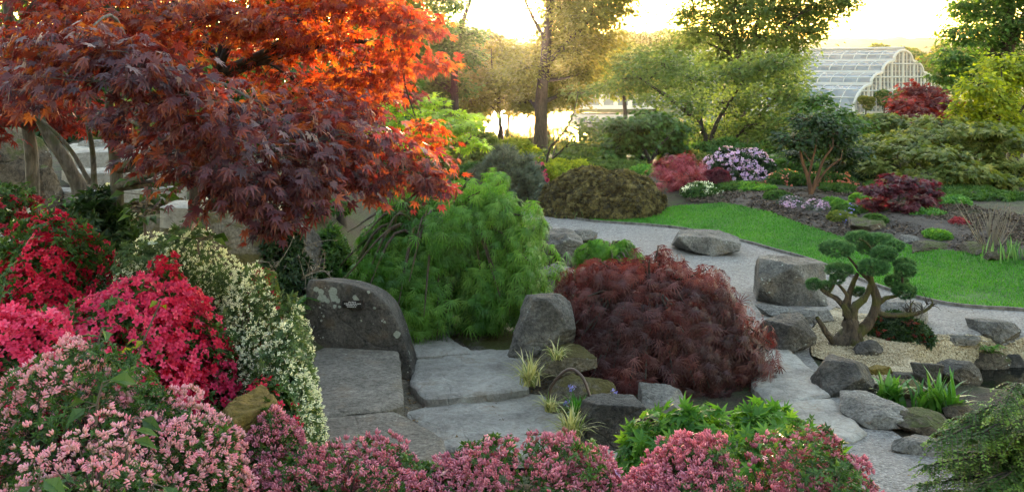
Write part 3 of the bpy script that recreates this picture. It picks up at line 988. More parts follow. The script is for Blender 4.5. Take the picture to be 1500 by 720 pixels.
# timber edging between lawn and path
edge = np.array([G(*p) for p in [(838, 322), (870, 327), (930, 331), (1000, 338), (1060, 350), (1110, 362), (1190, 385), (1240, 405), (1300, 428), (1380, 448), (1440, 455), (1500, 459), (1640, 477)]])
ec = curve(edge, 90); ec[:, 2] = tz(ec[:, 0], ec[:, 1])
dn = nz(np.gradient(ec[:, :2], axis=0)); nn_ = np.stack([-dn[:, 1], dn[:, 0]], -1)
prof = [(-.014, -.02), (-.014, .055), (.014, .055), (.014, -.02)]
V = np.concatenate([np.c_[ec[:, :2] + nn_ * a, ec[:, 2] + b] [:, None] for a, b in prof], 1).reshape(-1, 3)
i4 = np.arange(89)[:, None] * 4
F = np.concatenate([np.stack([i4[:, 0] + k, i4[:, 0] + k + 1, i4[:, 0] + 4 + k + 1, i4[:, 0] + 4 + k], -1) for k in range(3)])
single("lawn_edging", "thin weathered timber edging curving between lawn and gravel path", "edging", [(V, F, None)], bark_mat("weathered_timber", (.07, .06, .055), (.20, .18, .165)), edge[0])

# shingle bed round the pine, down to the pond rocks
sh_px = [(1190, 525), (1185, 500), (1200, 470), (1225, 455), (1290, 470), (1360, 495), (1440, 505), (1500, 500), (1560, 515), (1560, 540), (1430, 555), (1345, 565), (1300, 580), (1270, 570), (1230, 545)]
sh_xy = px_ground(sh_px)
sheet("shingle_bed", sh_xy, .03, SHINGLE, .05, jag=.05, zamp=.02)
def pebbles(name, label, xy, n, seed, size=.012, off=.032):
    r = np.random.default_rng(seed); mn, mx = xy.min(0), xy.max(0)
    q = r.uniform(mn, mx, (n * 3, 2)); q = q[inside(q, xy)][:n]
    u, f = _cube_dirs(2)
    T = (u * np.array([1, .8, .6]) * .5, f, None)
    p = np.c_[q, tz(q[:, 0], q[:, 1]) + off]
    ch = inst(T, p, rand_perp(r, len(p)), np.array([0, 0, 1.0]) + r.normal(size=p.shape) * .4, size * r.uniform(.7, 1.8, len(p)), np.clip(.5 + r.normal(size=len(p)) * .25, 0, 1))
    return props(mesh(name, [ch], PEBBLE, None, np.zeros(3), True), label, "pebbles", None, "stuff")
pebbles("shingle", "loose honey coloured shingle spread under the cloud pruned pine", sh_xy, 9000, 4)
back_xy = px_ground([(370, 400), (470, 360), (560, 380), (560, 420), (500, 430), (420, 420)])
sheet("shingle_bed", back_xy, .03, SHINGLE, .08)
pebbles("shingle", "loose tan shingle between the rocks behind the plaque stone", back_xy, 2500, 5, .016)
b2 = px_ground([(270, 300), (330, 285), (420, 290), (420, 330), (300, 335)])
sheet("shingle_bed", b2, .03, SHINGLE, .1)
b3 = px_ground([(640, 470), (690, 466), (760, 478), (760, 500), (700, 492)])
sheet("shingle_bed", b3, .03, SHINGLE, .05)

# bark mulch bed behind the lawn
sheet("planting_bed", px_ground([(1060, 300), (1130, 314), (1180, 333), (1230, 350), (1290, 352), (1345, 366), (1410, 373), (1500, 384), (1500, 360), (1400, 330), (1300, 300), (1200, 285), (1100, 285)]), .03,
      bark_mat("bark_mulch", (.014, .011, .010), (.085, .065, .056), sc=55), .10, zamp=.03)

# pond and lake water
pe = np.array([(5.0 + 1.55 * math.cos(t), 8.7 + .92 * math.sin(t)) for t in np.linspace(0, 2 * np.pi, 48, endpoint=False)])
v, f, _ = poly_grid(pe, .2)
props(mesh("pond_water", [(np.c_[v, np.full(len(v), -.26)], f, None)], water_mat("dark_pond_water", (.006, .007, .006), .06, 14, .25, .02), None, np.zeros(3), True), kind="structure")
le = np.array([(-5 + 56 * math.cos(t), 172 + 60 * math.sin(t)) for t in np.linspace(0, 2 * np.pi, 64, endpoint=False)])
v, f, _ = poly_grid(le, 4)
props(mesh("lake_water", [(np.c_[v, np.full(len(v), -7.2)], f, None)], water_mat("lake_surface", (.02, .025, .02), .04, .5, .04, .1), None, np.zeros(3), True), kind="structure")

# ================================================================ far land: wooded ridges
def ridge(name, y0, y1, top, seed, m, x0=-1800, x1=1800, nx_=520, ny_=26, bumph=6):
    xs = np.linspace(x0, x1, nx_) ; ys = np.linspace(y0, y1, ny_)
    A, B = np.meshgrid(xs, ys)
    s = np.sin(np.clip((B - y0) / (y1 - y0), 0, 1) * np.pi)
    pr = np.stack([A.ravel() * .004, B.ravel() * .004, 0 * A.ravel() + seed], -1)
    h = (top + 9 * fbm(pr, 3)).reshape(A.shape)
    pb = np.stack([A.ravel() / 22, B.ravel() / 22, 0 * A.ravel() + seed], -1)
    z = -7 + s * (h + 7) + (bumph * (fbm(pb, 3) + .6)).reshape(A.shape) * sstep(s * 4)
    i = (np.arange(ny_ - 1)[:, None] * nx_ + np.arange(nx_ - 1)[None]).ravel()
    return props(mesh(name, [(np.stack([A.ravel(), B.ravel(), z.ravel()], -1), np.stack([i, i + 1, i + nx_ + 1, i + nx_], -1), None)], m, None, np.zeros(3), True), kind="structure")
def wood_mat(name, a, b, sc):
    m, nt, bs, out = mat(name)
    tc = nd(nt, "ShaderNodeTexCoord"); n = noise(nt, tc.outputs["Object"], sc, 6, .7)
    nt.links.new(ramp(nt, n, [(.3, a), (.7, b)]), bs.inputs["Base Color"]); bs.inputs["Roughness"].default_value = .95
    bump(nt, bs, n, 1.0, 3.0)
    return m
ridge("hills", 1500, 2600, 52, 2.2, wood_mat("far_woodland", (.020, .030, .012), (.060, .075, .030), .08), -2600, 2600, 700, 20, 9)
ridge("hills", 620, 1100, 9, 7.7, wood_mat("middle_woodland", (.022, .034, .012), (.075, .09, .032), .12), -1200, 1200, 520, 22, 8)

# mulch chips and fallen leaves lying about
def litter(name, label, xy, n, seed, m, size, off, T=KITE, flat=.5):
    r = np.random.default_rng(seed); mn, mx = xy.min(0), xy.max(0)
    q = r.uniform(mn, mx, (n * 4, 2)); q = q[inside(q, xy)]
    q = q[fbm(np.c_[q * 1.7, np.full(len(q), seed)], 2) + r.normal(size=len(q)) * .25 > -.1][:n]
    p = np.c_[q, tz(q[:, 0], q[:, 1]) + off]
    ch = inst(T, p, r.normal(size=p.shape) * np.array([1, 1, .25]), np.array([0, 0, 1.0]) + r.normal(size=p.shape) * flat, size * r.uniform(.4, 1.5, len(p)), r.random(len(p)))
    return props(mesh(name, [ch], m, None, np.zeros(3)), label, name.replace("_", " "), None, "stuff")
CHIP = leaf_mat("bark_chip", [(.02, .014, .011), (.07, .048, .036), (.17, .12, .09)], tf=0, rough=.9)
DRYLEAF = leaf_mat("fallen_leaf", [(.05, .03, .015), (.13, .08, .035), (.22, .15, .07)], tf=.1, rough=.8)
litter("bark_chips", "dark bark chips scattered over the bed behind the lawn", px_ground([(1000, 296), (1060, 301), (1130, 315), (1180, 334), (1230, 351), (1290, 353), (1345, 367), (1410, 374), (1560, 390), (1560, 330), (1400, 300), (1300, 290), (1200, 280), (1100, 280)]), 16000, 71, CHIP, .045, .035)
litter("leaf_litter", "brown fallen leaves and grit along the gravel path", PATHXY := px_ground(path_px), 2600, 72, DRYLEAF, .016, .028)
litter("leaf_litter", "brown leaf bits and grit between the flagstones of the steps", px_ground([(560, 660), (700, 690), (860, 690), (900, 640), (850, 560), (800, 500), (770, 460), (700, 440), (600, 440), (560, 480)]), 2600, 73, DRYLEAF, .028, .03)
litter("leaf_litter", "brown leaf litter under the azaleas and around the stone steps", px_ground([(0, 330), (60, 300), (300, 300), (420, 300), (470, 360), (440, 470), (380, 420), (200, 360)]), 4000, 74, DRYLEAF, .05, .02)
# ================================================================ flagstones
GS = "flagstones of the step path"
def flag(label, px, z, thick, m, seed, group=GS, **kw):
    return slab(label, px_plane(px, z), z, thick, m, seed, group=group, **kw)
flag("pale riven flagstone lying lowest on the steps, in front of the pink azaleas", [(588, 602), (640, 585), (770, 573), (800, 580), (822, 602), (832, 640), (760, 668), (640, 655)], .05, .14, FLAG, 1)
flag("pale riven flagstone across the middle of the steps, under the variegated grass", [(608, 520), (700, 513), (748, 511), (776, 535), (773, 569), (720, 575), (626, 583), (600, 560)], .11, .16, FLAG, 2)
flag("pale wedge-shaped flagstone right of the plaque stone, upper end of the steps", [(584, 494), (640, 484), (694, 513), (612, 519), (594, 508)], .15, .16, FLAG, 3)
flag("small rough pale flagstone under the green laceleaf maple, farthest on the steps", [(578, 462), (632, 460), (655, 480), (596, 490)], .20, .2, FLAG, 4, amp=.03)
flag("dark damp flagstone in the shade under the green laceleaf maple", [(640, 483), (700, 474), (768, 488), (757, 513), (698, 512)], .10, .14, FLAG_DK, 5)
flag("grey flagstone scrap between pink azaleas and the dark wedge rock", [(812, 652), (905, 656), (905, 700), (820, 700)], .04, .12, FLAG, 6)
flag("pale ridged flagstone beside the red laceleaf maple, upper of two by the pond path", [(1108, 508), (1150, 509), (1186, 535), (1217, 578), (1150, 586), (1122, 584), (1100, 560)], .07, .12, FLAG, 7)
flag("pale ridged flagstone lower of two by the pond path, above the bright green maple", [(1118, 590), (1221, 581), (1268, 628), (1250, 641), (1190, 637), (1130, 620)], .05, .1, FLAG, 8)
flag("grey sawn flagstone butting against the plaque stone, back half of the bench", [(430, 506), (575, 497), (584, 508), (592, 590), (565, 598), (460, 609), (425, 612)], .28, .34, FLAG_BENCH, 9, "bench slabs", jag=.012, amp=.006)
flag("dark grey sawn flagstone behind the pink azalea buds, front half of the bench", [(430, 614), (578, 601), (606, 613), (650, 640), (655, 680), (450, 690)], .27, .33, FLAG_BENCH, 10, "bench slabs", jag=.012, amp=.006)
for i, (lab, pts, z) in enumerate([("pale stone step behind the bare twigs, left of the plaque stone", [(385, 450), (436, 398), (468, 404), (462, 450), (420, 480)], None),
                                   ("grey stone step under the purple maple, lowest of the flight", [(75, 292), (235, 280), (275, 295), (110, 312)], None),
                                   ("grey stone step under the purple maple, middle of the flight", [(90, 262), (240, 255), (262, 270), (105, 280)], None),
                                   ("grey stone step under the purple maple, top of the flight", [(100, 238), (245, 232), (262, 246), (110, 254)], None),
                                   ("square cut grey stone block behind the moss-topped rock", [(232, 300), (250, 292), (290, 293), (288, 301)], None)]):
    g0 = G(*np.mean(pts, 0))
    xy = px_ground(pts) if i in (0, 1, 2, 3) else px_plane(pts, g0[2] + .12)
    slab(lab, xy, g0[2] + (.04, .12, .12, .2, .12)[i], (.3, .3, .3, .3, .16)[i], FLAG if i else FLAG_BENCH, 20 + i, .06, .015, "stone_step", "stone step", "old stone steps", jag=.03)

# ================================================================ the stone with the plaque
out_px = [(457, 592), (457, 440), (460, 409), (485, 409), (522, 413), (556, 425), (577, 443), (590, 468), (604, 508), (616, 560), (612, 592)]
Yr = 8.30
cx, cz0 = P(537, 500, Yr)[0], P(537, 500, Yr)[2]
hw, hh, hd = .44, .505, .21
o2 = np.array([[(P(a, b, Yr)[0] - cx) / hw, (P(a, b, Yr)[2] - cz0) / hh] for a, b in out_px])
pl = [((0, -1, .06), .98), ((0, 1, -.05), 1.0), ((.25, -1, .2), 1.08), ((-.1, -1, .3), 1.12)]
for a, b in zip(o2, np.roll(o2, -1, 0)):
    n = nz(np.array([(b - a)[1], -(b - a)[0]])) * -1
    d = float(n @ a)
    if d < 0:
        n, d = -n, -d
    pl.append(((n[0], 0.06, n[1]), max(d, .2)))
rk = thing("plaque_rock", "big dark grey upright rock with a sloping shoulder and small black plaque", "rock", (cx, Yr, cz0 - hh))
ch = stone((cx, Yr, cz0 - hh), (hw, hd, hh), -.14, 5, planes=pl, p=40, amp=.022, res=44)
# pale lichen rosettes on its face and the plaque; both sit on the front surface
def front_of(v, px, py):
    best, bp = 1e9, None
    Y = v[:, 1]; sx = 750 + FP * v[:, 0] / Y; sy = HZ + FP * (CZ - v[:, 2]) / Y
    d = np.hypot(sx - px, sy - py); k = np.argsort(d)[:14]
    j = k[np.argmin(Y[k])]
    return v[j]
v0 = ch[0]
sp_ = []
for px, py, r in [(468, 428, 4), (473, 434, 5), (484, 425, 6), (487, 431, 5), (492, 437, 3), (478, 438, 3), (461, 424, 3.5), (488, 443, 2.5), (515, 433, 3), (518, 437, 3), (536, 427, 2), (580, 485, 4.5), (600, 515, 3), (493, 446, 2), (545, 450, 1.6), (466, 434, 3), (560, 470, 1.5), (526, 470, 1.8)]:
    q = front_of(v0, px, py) - ORG[rk.name]
    sp_.append((*q, r / FP * Yr * 1.15))
mesh("stone", [ch], rock_mat("lichened_dark_sandstone", (.034, .031, .030), (.115, .105, .098), .3, spots=sp_), rk, smooth=True)
qp = front_of(v0, 513, 444)
pm = plain("plaque_black", (.012, .010, .010), .35)
pw, ph = 28 / FP * 8.1, 10.5 / FP * 8.1
yb = qp[1] - .018
plq = mesh("plaque", [box((qp[0], yb, qp[2]), (pw, .022, ph), -.1)], pm, rk)
wh = plain("engraved_white", (.75, .75, .78), .5)
# four lines of engraving, too small in the photograph to be read as letters
cw = []
r5 = np.random.default_rng(5)
for row, (w0, w1) in enumerate([(-.17, .17), (-.40, .42), (-.30, .30), (-.24, .26)]):
    x = w0 * pw
    while x < w1 * pw:
        l = r5.uniform(.004, .013)
        zz = qp[2] + ph * (.33 - .22 * row)
        for s in np.arange(0, l, .0034):
            hgt = ph * r5.choice([.13, .13, .10])
            cw.append(box((qp[0] + (x + s), yb - .0115 - (x + s) * .1, zz), (.0022, .002, hgt)))
        x += l + .005
mesh("lettering", cw, wh, plq, ORG[rk.name])
plq_children = True
# ================================================================ loose rocks
K = dict
rocks = [
 ("low flat-topped grey boulder lying on the gravel path beside the lawn", 988, 1077, 331, 347, 376, ROCK, 11, K(amp=.05, nch=10)),
 ("square grey stone block standing on the gravel path behind the pine", 1109, 1196, 372, 390, 452, ROCK, 12, K(amp=.03, nch=6, chamf=(1.05, 1.35), taper=-.08)),
 ("dark rounded rock left of the pine at the corner of the shingle bed", 1115, 1190, 459, 474, 524, ROCK_DK, 13, K(amp=.05)),
 ("small grey rock on the path edge behind the dark rounded rock", 1120, 1166, 445, 452, 468, ROCK_LT, 14, K(amp=.05)),
 ("pale low rock beside the twisted root of the pine", 1160, 1217, 449, 457, 478, ROCK_LT, 15, K(amp=.05)),
 ("big dark angular block beside the flagstones, in front of the pine", 1192, 1278, 518, 538, 584, ROCK_DK, 16, K(amp=.03, nch=8, rz=.25)),
 ("pale pitted boulder behind the pine at the edge of the gravel path", 1291, 1357, 434, 447, 482, ROCK_LT, 17, K(amp=.05)),
 ("blue-grey boulder alone on the gravel path above the pond", 1430, 1485, 466, 478, 511, ROCK, 18, K(amp=.05)),
 ("thin flat stone let into the shingle next to the blue-grey boulder", 1362, 1428, 487, 494, 507, ROCK, 19, K(amp=.04)),
 ("small black rock at the foot of the pine trunk", 1253, 1291, 496, 505, 526, ROCK_DK, 20, K(amp=.05)),
 ("narrow dark upright stone at the pond rim, left end of the row", 1341, 1377, 529, 536, 566, ROCK_DK, 21, K(amp=.04)),
 ("broad dark block with a rust patch at the pond rim", 1373, 1430, 524, 534, 564, ROCK_DK, 22, K(amp=.04)),
 ("tall rounded brown stone at the pond rim beside the small fern", 1411, 1464, 507, 520, 556, ROCK_BROWN, 23, K(amp=.05)),
 ("dark stone at the pond rim right of the small fern", 1456, 1502, 511, 522, 556, ROCK_DK, 24, K(amp=.04)),
 ("low dark stone at the pond rim cut by the picture edge", 1488, 1540, 500, 512, 545, ROCK_DK, 25, K(amp=.04)),
 ("mossy flat-topped stone behind the strap leaves at the waterfall", 1284, 1350, 549, 562, 585, ROCK_MOSS, 26, K(amp=.04)),
 ("small dark stone beside the moss cushion in the shingle bed", 1306, 1350, 543, 549, 562, ROCK_DK, 27, K(amp=.04)),
 ("small moss cushion covering a stone in the shingle bed", 1272, 1306, 533, 540, 555, ROCK_MOSSY, 28, K(amp=.05)),
 ("large pale flat rock sloping to the gravel in front of the strap leaves", 1234, 1340, 576, 604, 634, ROCK_LT, 29, K(amp=.05, nch=12, rz=-.3)),
 ("brown flat rock between the strap leaves and the hemlock", 1318, 1386, 594, 618, 645, ROCK_BROWN, 30, K(amp=.05, rz=-.2)),
 ("low pale stone kerb at the edge of the gravel left of the hemlock", 1310, 1388, 634, 650, 672, ROCK_LT, 31, K(amp=.04, rz=-.35)),
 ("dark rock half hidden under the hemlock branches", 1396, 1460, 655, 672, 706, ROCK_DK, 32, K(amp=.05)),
 ("wet brown rock beside the little waterfall", 1385, 1430, 588, 596, 618, ROCK_BROWN, 33, K(amp=.05)),
 ("tall standing grey rock with a moss patch at the head of the steps", 764, 840, 420, 440, 517, ROCK, 34, K(amp=.04, nch=9, taper=.1, depth=.3, zg=.30)),
 ("brown mossy rock under the standing rock", 788, 860, 509, 522, 556, ROCK_MOSS, 35, K(amp=.05, zg=.18, depth=.3)),
 ("rounded brown mossy rock inside the hoop of pipe", 803, 897, 543, 562, 604, ROCK_MOSS, 36, K(amp=.05, nch=14, zg=.06, depth=.3)),
 ("dark wedge-shaped rock with a sheer face beside the steps", 853, 936, 579, 594, 656, ROCK_DK, 37, K(amp=.03, nch=5, depth=.26, chamf=(1.0, 1.3))),
 ("low pale rock under the red laceleaf maple behind the wedge rock", 938, 1004, 572, 584, 612, ROCK_LT, 38, K(amp=.05, zg=.05, depth=.35)),
 ("small dark block in the shingle behind the plaque stone", 449, 487, 372, 382, 412, ROCK_DK, 39, K(amp=.03, nch=6)),
 ("long flat rock with golden moss on top behind the white azalea", 212, 390, 306, 322, 402, ROCK_MOSS, 40, K(amp=.04, depth=.5, sink=.8)),
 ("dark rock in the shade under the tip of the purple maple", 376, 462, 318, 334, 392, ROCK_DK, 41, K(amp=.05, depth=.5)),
 ("large brown weathered rock leaning at the picture edge above the dark red azalea", -60, 66, 178, 196, 330, ROCK_BROWN, 42, K(amp=.05, depth=.6, rz=.2)),
 ("pale brown upright stone between the leaning rock and the maple stems", 46, 84, 236, 246, 322, ROCK_BROWN, 43, K(amp=.05, depth=.3)),
 ("grey rock showing beyond the green laceleaf maple", 698, 746, 285, 293, 310, ROCK, 44, K(amp=.05)),
 ("tall dark grey rock between green laceleaf and gravel path", 800, 852, 334, 346, 392, ROCK, 45, K(amp=.05)),
 ("flat pale rock at the foot of the tall dark grey rock", 788, 842, 384, 392, 408, ROCK_LT, 46, K(amp=.05)),
 ("small grey rock at the path corner above the little green mound", 827, 872, 334, 340, 356, ROCK, 47, K(amp=.05)),
 ("brown rounded rock in the bed under the small purple maple", 1246, 1296, 318, 326, 342, ROCK_BROWN, 48, K(amp=.05)),
 ("low wide pale stone at the lawn edge under the small purple maple", 1338, 1392, 351, 358, 371, ROCK_BROWN, 49, K(amp=.05)),
 ("pointed brown stone at the back edge of the lawn", 1412, 1449, 351, 361, 378, ROCK_BROWN, 50, K(amp=.05)),
 ("rust brown flat stone at the back edge of the lawn beside iris leaves", 1444, 1484, 366, 371, 386, ROCK_BROWN, 51, K(amp=.05)),
 ("flat grey slab in the bark bed right of the pine top", 1318, 1346, 343, 349, 360, ROCK, 52, K(amp=.05)),
 ("small grey rock among the white flowering shrub by the lawn", 1018, 1040, 268, 272, 284, ROCK, 53, K(amp=.05)),
 ("grey rock in the shade behind the flight of stone steps", 250, 330, 200, 212, 256, ROCK, 54, K(amp=.05, depth=.7)),
 ("pale grey rock behind the stems of the purple maple", 120, 210, 196, 208, 246, ROCK_LT, 55, K(amp=.05, depth=.7)),
 ("low grey rock right of the flight of stone steps", 330, 400, 232, 244, 284, ROCK, 56, K(amp=.05, depth=.6)),
]
for lab, a, b, c, d, e, m, s, kw in rocks:
    kw = dict(kw)
    rock(lab, a, b, c, d, e, m, s, **kw)
rock("rock smothered in golden brown moss among the pale pink azaleas", 292, 408, 592, 618, 760, ROCK_MOSSY, 61, zg=.78, amp=.06, nch=14, depth=.45)
# waterfall spill between the pond rocks
wf = water_mat("white_water", (.55, .57, .58), .3, 60, .6, .02)
wp = px_plane([(1392, 578), (1440, 575), (1452, 600), (1420, 612), (1395, 600)], -.24)
v, f, _ = poly_grid(wp, .04)
props(mesh("water_foam", [(np.c_[v, -.235 + .025 * fbm(np.c_[v * 14, 0 * v[:, 0]], 3)], f, None)], wf, None, np.zeros(3), True), "white foam where the rill spills into the dark pond", "foam", None, "stuff")
# ================================================================ near maples
tree("purple_maple", "Japanese maple with drooping purple leaves and lichen-grey stems over the azaleas", "maple tree",
     [([(172, 292, 6.0), (168, 232, 5.95), (160, 150, 5.7), (190, 70, 5.4)], .045, .018), ([(120, 280, 6.2), (96, 236, 6.1), (62, 182, 6.0), (40, 120, 5.8)], .045, .02),
      ([(138, 275, 6.1), (136, 225, 6.0), (128, 160, 5.8), (150, 90, 5.5)], .018, .01), ([(132, 268, 6.1), (100, 215, 6.0), (55, 170, 5.9)], .014, .008)], 5.0,
     [(110, 65, 4.6, 110, 42), (60, 120, 4.9, 75, 38), (200, 95, 4.5, 100, 40), (150, 120, 4.4, 95, 34), (275, 140, 4.6, 100, 40), (320, 185, 4.7, 95, 40), (395, 225, 4.9, 100, 44), (465, 205, 5.2, 90, 45),
      (530, 225, 5.4, 85, 42), (605, 250, 5.6, 62, 32), (645, 275, 5.6, 34, 22), (330, 250, 4.7, 100, 40), (400, 300, 4.8, 62, 40), (265, 225, 4.9, 80, 34), (455, 270, 5.0, 85, 38), (540, 275, 5.4, 70, 26),
      (160, 185, 5.6, 70, 20), (410, 165, 5.6, 90, 34), (480, 165, 5.8, 70, 30), (250, 185, 5.2, 80, 28), (345, 300, 4.8, 60, 26)],
     L_PURPLE, BARK_GREY, PALM7S, .058, 2.8, None, 11, droop=.75, m=18, subr=.34, flat=.5, face=.8, nlimb=10, jit=.5, limb_r=.3)
tree("bronze_maple", "Japanese maple with arching dark limbs and glowing orange-red leaves above the purple one", "maple tree",
     [([(285, 290, 7.6), (300, 200, 7.4), (318, 110, 7.2), (345, 50, 7.0), (395, -30, 6.8)], .05, .02), ([(318, 110, 7.2), (400, 70, 7.0), (455, 22, 6.8), (510, -30, 6.6)], .035, .015),
      ([(322, 112, 7.2), (430, 76, 7.0), (520, 60, 6.8), (590, 80, 6.6)], .03, .012), ([(318, 106, 7.2), (326, 50, 7.1), (322, -20, 7.0)], .03, .014), ([(320, 100, 7.2), (290, 30, 7.0), (240, -30, 6.8)], .028, .014)], 6.8,
     [(450, 25, 6.4, 110, 36), (560, 40, 6.4, 80, 34), (605, 80, 6.5, 52, 32), (525, 100, 6.8, 80, 30), (450, 130, 7.2, 80, 28), (395, 95, 7.3, 80, 30), (300, 30, 6.4, 100, 36), (200, 15, 6.3, 110, 36),
      (80, 20, 6.6, 90, 36), (555, 135, 7.2, 55, 24), (370, 20, 6.6, 80, 30), (500, -20, 6.3, 110, 36), (600, 30, 6.3, 50, 26), (240, 70, 6.9, 80, 30), (520, 165, 7.2, 50, 20), (130, 60, 7.0, 80, 28), (480, 70, 7.0, 80, 26), (410, 50, 6.9, 80, 28), (620, 205, 7.0, 36, 26)],
     L_ORANGE, BARK_DK, PALM7S, .056, 2.5, None, 12, droop=.55, m=18, subr=.34, flat=.4, face=.5, nlimb=10, jit=.5, limb_r=.35)
tree("bronze_maple", "slender maple with lichen-grey trunk and dull red leaves at the picture edge", "maple tree",
     [([(48, 262, 7.4), (36, 160, 7.3), (18, 60, 7.1), (6, -40, 7.0)], .055, .03), ([(20, 66, 7.1), (40, 20, 7.0), (70, -30, 6.9)], .025, .012)], 7.0,
     [(30, 60, 7.0, 60, 34), (10, 130, 6.8, 50, 40), (70, 150, 7.2, 60, 30), (60, -10, 6.9, 80, 30), (110, 170, 7.4, 60, 24), (-10, 190, 6.8, 50, 30)],
     L_DKRED, BARK_GREY, PALM7S, .07, 3.5, None, 13, droop=.55, m=18, flat=.5, face=.5)
tree("pink_red_maple", "hazy pinkish red maple peeping out behind the tip of the bronze maple", "maple tree",
     [([(500, 240, 11.5), (520, 180, 11.4), (560, 130, 11.3)], .05, .02)], 11.3,
     [(570, 110, None, 50, 18), (600, 100, None, 42, 14), (535, 135, None, 52, 20), (490, 150, None, 50, 22), (580, 140, None, 40, 14)],
     L_PINKRED, BARK_DK, PALM5, .07, 4.0, None, 14, droop=.4, flat=.4)
tree("lime_maple", "bright lime green layered maple between the bronze maple and the lakeside trees", "maple tree",
     [([(640, 300, 12.5), (632, 240, 12.4), (620, 190, 12.3)], .05, .02), ([(660, 260, 12.4), (676, 220, 12.3), (690, 200, 12.2)], .02, .01)], 12.3,
     [(610, 150, None, 44, 14), (590, 165, None, 36, 12), (645, 170, None, 48, 14), (670, 185, None, 42, 12), (690, 172, None, 24, 9), (630, 190, None, 50, 14), (665, 205, None, 36, 9), (700, 218, None, 20, 6), (600, 205, None, 40, 14), (645, 225, None, 44, 10), (575, 185, None, 36, 14)],
     L_LIME, BARK, PALM5, .085, 4.2, None, 15, droop=.3, flat=.28, face=.3, subr=.4)

# ================================================================ laceleaf maples
def spread(l):
    l = l.copy(); k = np.maximum(l[:, 0], 0); l[:, 0] = l[:, 0] * 1.0 +   .10 * k * (1 - np.clip(l[:, 2], 0, 1)) - .06 * l[:, 2]; l[:, 1] += .40 * np.maximum(-l[:, 0] - .35, 0); return l
def lean(l):
    l = l.copy(); l[:, 0] += .24 * l[:, 2] - .05; return l
lace_mound("green_laceleaf_maple", "green weeping laceleaf maple spilling over the upper steps", "maple tree", 645, 246, 345, 9.35, L_GRLACE, BARK_MOSS, .115, 11500, .78, 3, zb=.24, hum=50, boxy=.98, shape=lean, skirt=-.05)
lace_mound("red_laceleaf_maple", "dark red weeping laceleaf maple mounded beside the gravel path", "maple tree", 952, 372, 338, 8.45, L_REDLACE, BARK_DK, .10, 15000, .82, 4, zb=0, hum=95, shape=spread, skirt=-.1)
lace_mound("green_laceleaf_maple", "small low green laceleaf mound with dry flower heads beside the path", "maple tree", 892, 338, 116, 11.6, L_GRLACE, BARK, .10, 2400, .4, 6, hum=16, skirt=-.02)
lace_mound("weeping_shrub", "narrow weeping green shrub hugging the rock behind the green laceleaf", "shrub", 772, 295, 74, 12.6, L_GREEN, BARK, .075, 2600, .3, 7, T=combine([(LEAF, (0, .25 * i, 0), (.5 * (-1) ** i, 1, 0), (0, 0, 1), .5, 0) for i in range(4)]), hum=14, skirt=-.05)

# ================================================================ azaleas and foreground shrubs
GA = "azaleas on the bank"
bush("azalea", "bright pinkish red azalea in full flower in the middle of the bank", "azalea", 190, 398, 340, 4.75, L_AZ, ROS6, .042, 2600, .52, GA, 21, [(BLOOM, .05, F_PINKRED, 4600, -.3, .02), (BLOOM, .046, F_RED, 4000, -.02, .005)], hum=26)
bush("azalea", "crimson azalea below the green sapling, uppermost of the reds", "azalea", 78, 308, 200, 5.25, L_AZ, ROS6, .042, 1600, .45, GA, 22, [(BLOOM, .046, F_RED, 3600, -.2, .01)], hum=16)
bush("azalea", "pink-red azalea at the picture edge above the pale pink buds", "azalea", 40, 428, 230, 3.95, L_AZ, ROS6, .04, 1500, .42, GA, 23, [(BLOOM, .05, F_PINKRED, 3200, -.4, .015)], hum=18)
bush("azalea", "dark crimson azalea under the leaning brown rock", "azalea", 12, 256, 120, 6.1, L_AZ, ROS6, .042, 1200, .4, GA, 24, [(BLOOM, .045, F_DEEP, 1500, -.1, .01), (BLOOM, .045, F_WHITE, 260, .25, .02)], hum=12)
bush("azalea", "white budded azalea spreading in front of the moss-topped rock", "azalea", 250, 318, 320, 5.5, L_AZGREY, ROS6, .036, 3400, .48, GA, 25, [(BUDS3, .0155, F_WHITE, 7500, -.45, .008), (BLOOM, .06, F_WHITE, 160, .3, .02)], hum=24)
bush("azalea", "white budded azalea cascading to the bench slabs", "azalea", 375, 385, 210, 5.15, L_AZGREY, ROS6, .036, 3000, .5, GA, 26, [(BUDS3, .0155, F_WHITE, 6500, -.45, .008), (BLOOM, .055, F_WHITE, 120, .35, .02)], hum=22)
bush("azalea", "tail end of white buds hanging beside the bench slab", "azalea", 415, 480, 120, 4.85, L_AZGREY, ROS6, .036, 1800, .4, GA, 27, [(BUDS3, .0155, F_WHITE, 3300, -.45, .008)], hum=14, zb=.55)
bush("rhododendron", "dark leaved shrub with scattered large white flowers at the foot of the maple stems", "shrub", 152, 268, 160, 6.0, L_DARK, ROS6, .075, 900, .4, None, 28, [(BLOOM, .075, F_WHITE, 300, .12, .03)], hum=10)
bush("azalea", "pale pink budded azalea filling the picture corner below the pink-red one", "azalea", 110, 482, 350, 3.5, L_AZ, ROS6, .026, 2400, .42, GA, 29, [(BUDS, .0175, F_PALE, 3400, -.25, .012)], hum=30, stems=16, stem_mat=BARK, depth=.3)
bush("azalea", "pale pink budded azalea beside the golden moss rock", "azalea", 240, 560, 260, 3.45, L_AZ, ROS6, .026, 2300, .4, GA, 30, [(BUDS, .0175, F_PALE, 3200, -.25, .012)], hum=28, stems=16, depth=.3)
bush("azalea", "pale pink budded azalea lowest on the bank, below both other pale pink ones", "azalea", 120, 585, 420, 3.0, L_AZ, ROS6, .026, 2300, .35, GA, 31, [(BUDS, .0165, F_PALE, 3600, -.1, .012)], hum=28, stems=16, depth=.3, zb=.6)
